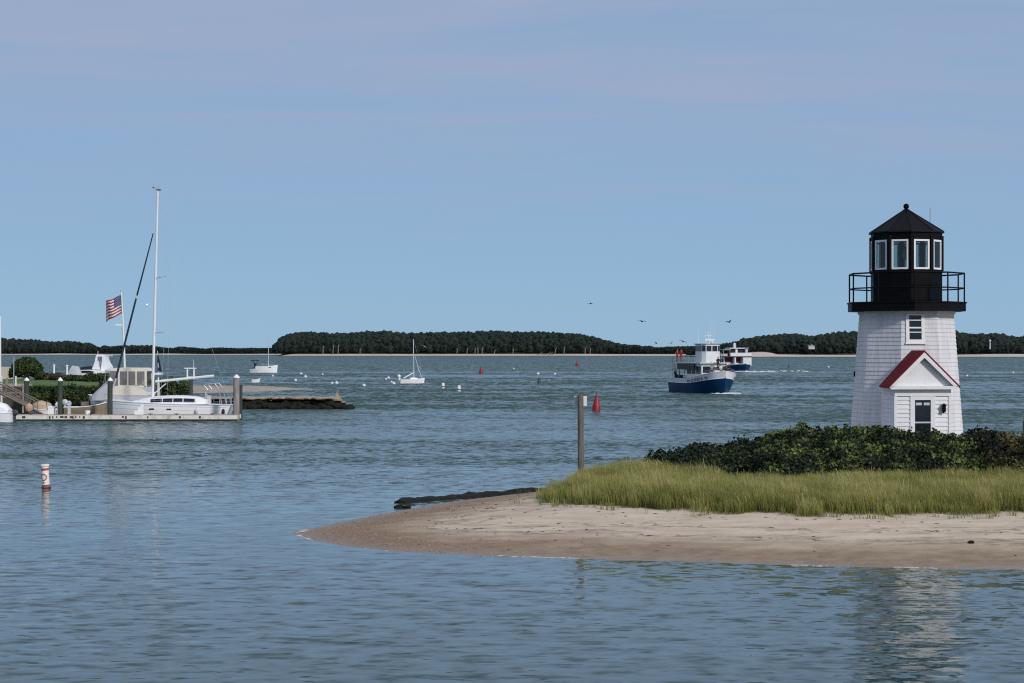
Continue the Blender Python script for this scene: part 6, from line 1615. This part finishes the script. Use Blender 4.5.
# mooring balls
MBALL = [(301, 374.3, 'r'), (295.6, 381, ''), (322.5, 374.8, ''), (305.5, 377.3, ''), (332, 383.8, ''), (336.6, 383.8, ''), (364, 386.2, ''), (386, 379.6, ''), (388.5, 378.6, ''), (391.5, 382.6, ''), (393.8, 384.2, ''), (272.7, 376.4, ''),
         (513.8, 369, ''), (555, 374.5, ''), (538, 374.4, ''), (1013, 373, ''), (967, 376.3, ''), (828.5, 367.5, '')]
LB = ['white mooring ball nearest the daysailer in the bay', None]
proto = None
for i, (px, py, _) in enumerate(MBALL):
    lb = 'small white mooring ball floating in the bay'
    if proto is None:
        q = MB(); q.ball((0, 0, 0.12), 0.36, 12, 8, sq=(1, 1, 0.9)); q.tube([(0, 0, 0.4), (0, 0, 0.58)], 0.05, 6)
        proto = q.build('mooring_ball', M['buoy_white'], None, wpos(px, py), smooth=True); tag(proto, lb, 'buoy', 'white mooring balls in the bay')
    else:
        o = proto.copy(); COL.objects.link(o); o.location = wpos(px, py)
        s_ = 0.7 + 0.5 * random.random(); o.scale = (s_, s_, s_)
for px, py, lb in ((539, 383.3, 'dark float low in the water in mid bay'), (788.6, 367.5, 'dark far float right of the excursion boat')):
    q = MB(); q.lathe([(0.3, -0.2), (0.34, 0.3), (0.12, 0.7), (0.10, 1.2)], 10); o = q.build('dark_float', M['dark_grey'], None, wpos(px, py), smooth=True); tag(o, lb, 'buoy')

# ------------------------------------------------------------------ gulls
def gull(label, px, py, D, span, dihedral, bank, m, rotz):
    t = thing('gull', label, 'gull', (W(px, D), D, Z(py, D)), rotz, 'gulls on the wing')
    t.rotation_euler = (0, bank, rotz)
    b = MB(); L = span * 0.42
    b.tube([(0, -L * 0.55, 0.0), (0, -L * 0.40, 0.02), (0, -L * 0.1, 0), (0, L * 0.3, 0.0), (0, L * 0.55, 0.01)], [0.015, 0.06, 0.09, 0.055, 0.02], 8); b.add([(-0.04, L * 0.5, 0), (0.04, L * 0.5, 0), (0.09, L * 0.78, 0.01), (-0.09, L * 0.78, 0.01)], [(0, 1, 2, 3)])
    body = b.build('body', M['gull'] if m != 'gull_dark' else M['gull_dark'], t, smooth=True)
    for s in (-1, 1):
        h = span / 2; z1 = h * 0.45 * math.tan(dihedral); z2 = z1 - h * 0.12
        P = [(0.05, -0.10, 0.03), (0.05, 0.12, 0.03), (h * 0.45, -0.14, z1), (h * 0.45, 0.10, z1), (h, 0.10, z2), (h * 0.97, 0.14, z2)]
        q = MB(); q.add([(s * x, y, z) for x, y, z in P] + [(s * x, y, z - 0.025) for x, y, z in P], [(0, 1, 3, 2), (2, 3, 5, 4), (6, 7, 9, 8), (8, 9, 11, 10), (0, 2, 8, 6), (2, 4, 10, 8), (1, 3, 9, 7), (3, 5, 11, 9)])
        q.build('wing', M[m], t)
    return t
gull('gull gliding highest over the bay, left of the other gulls', 590.5, 303.5, 200, 0.7, 0.15, 0.1, 'gull_dark', 0.5)
gull('gull with arched wings in the sky above the island end', 642, 321.5, 190, 1.0, 0.45, 0.15, 'gull_dark', 0.3)
gull('gull banking above the two passenger boats', 729.3, 322, 190, 0.9, 0.7, -0.3, 'gull_dark', 0.4)
gull('dark gull flying close above the stern of the blue boat', 683, 341.5, 210, 1.1, 0.3, 0.25, 'gull_dark', 0.3)
gull('pale gull low beside the dark one near the blue boat', 671.5, 343, 230, 0.8, 0.6, -0.5, 'gull', 0.8)
gull('small gull far off above the gap between the wooded shores', 656, 343, 280, 0.6, 0.2, 0.5, 'gull_dark', 1.0)
gull('white gull against the dark trees of the island', 424.5, 346.8, 220, 0.8, 0.4, 0.5, 'gull', 0.2)

# ------------------------------------------------------------------ far details on the shores
def snag(px, py0, py1, D, lean):
    q = MB(); h = (py0 - py1) * D / F; z0 = Z(py0, D)
    q.tube([(0, 0, -1.5), (lean * 0.4, 0, h * 0.5), (lean, 0, h)], [0.42, 0.34, 0.16], 6); q.tube([(lean * 0.4, 0, h * 0.5), (lean * 0.4 + 1.2, 0, h * 0.85)], [0.2, 0.1], 5)
    o = q.build('dead_tree', M['snag'], None, (W(px, D), D, z0)); tag(o, 'bare pale dead trunk at the edge of the wooded island', 'tree', 'dead trunks along the island shore'); return o
for px, a, b_, ln in ((323, 352, 345, 0.3), (333, 352, 344.5, 0.5), (338, 352, 344, 0.9), (360, 352, 348, 0.1), (457, 352, 348, 0.2), (467, 352, 348, 0.4), (475, 353, 347, 0.2), (478, 352.5, 346.5, -0.3), (482, 352.5, 347, 0.5), (494, 353, 349, 2.2), (513, 353, 348, 0.2), (555, 352, 347, 1.5), (564, 353, 346.5, 0.3), (585, 352.5, 347, 0.2), (590, 352.5, 347.5, 0.4)):
    snag(px, a, b_, 1962, ln)
for px, w in ((540, 4), (548, 5), (551, 3)):
    q = MB(); q.tube([(-w, 0, 0.3), (0, 0, 1.2), (w * 0.6, 0, 3.6)], [0.4, 0.35, 0.15], 6); q.tube([(0, 0, 1.2), (w, 0, 0.6)], [0.3, 0.2], 6); o = q.build('fallen_tree', M['snag'], None, (W(px, 1948), 1948, 0.6)); tag(o, 'pale fallen tree lying on the island beach', 'tree', 'fallen trees on the island beach')
D = 1690.0; t = thing('far_house', 'tiny white house with tall chimney in the trees left of the lighthouse', 'house', (W(812, D), D, Z(348.5, D))); t.scale = (0.5, 0.5, 0.6)
b = MB(); b.box(-6, 5, 0, 6, -1, 2.4); b.build('wall', M['gelcoat_grey'], t); b = MB(); b.add([(-6.5, -0.5, 2.4), (5.5, -0.5, 2.4), (5.5, 6.5, 2.4), (-6.5, 6.5, 2.4), (-6.5, 3, 4.6), (5.5, 3, 4.6)], [(0, 1, 5, 4), (2, 3, 4, 5), (0, 3, 4), (1, 2, 5)]); b.build('roof', M['deck_grey'], t)
b = MB(); b.box(-0.6, 0.6, 1, 2.2, 2.4, 6.2); b.build('chimney', M['white_paint'], t)
D = 1690.0; t = thing('far_beacon', 'thin pale tower among the trees on the shore right of the lighthouse', 'tower', (W(990, D), D, Z(349, D)))
b = MB(); b.tube([(0, 0, 0), (0, 0, 7.5)], [0.7, 0.45], 8); b.build('shaft', M['gelcoat_grey'], t); b = MB(); b.lathe([(0.9, 0), (0.9, 0.8), (0.2, 1.3)], 8, (0, 0, 7.5)); b.build('top', M['white_paint'], t)
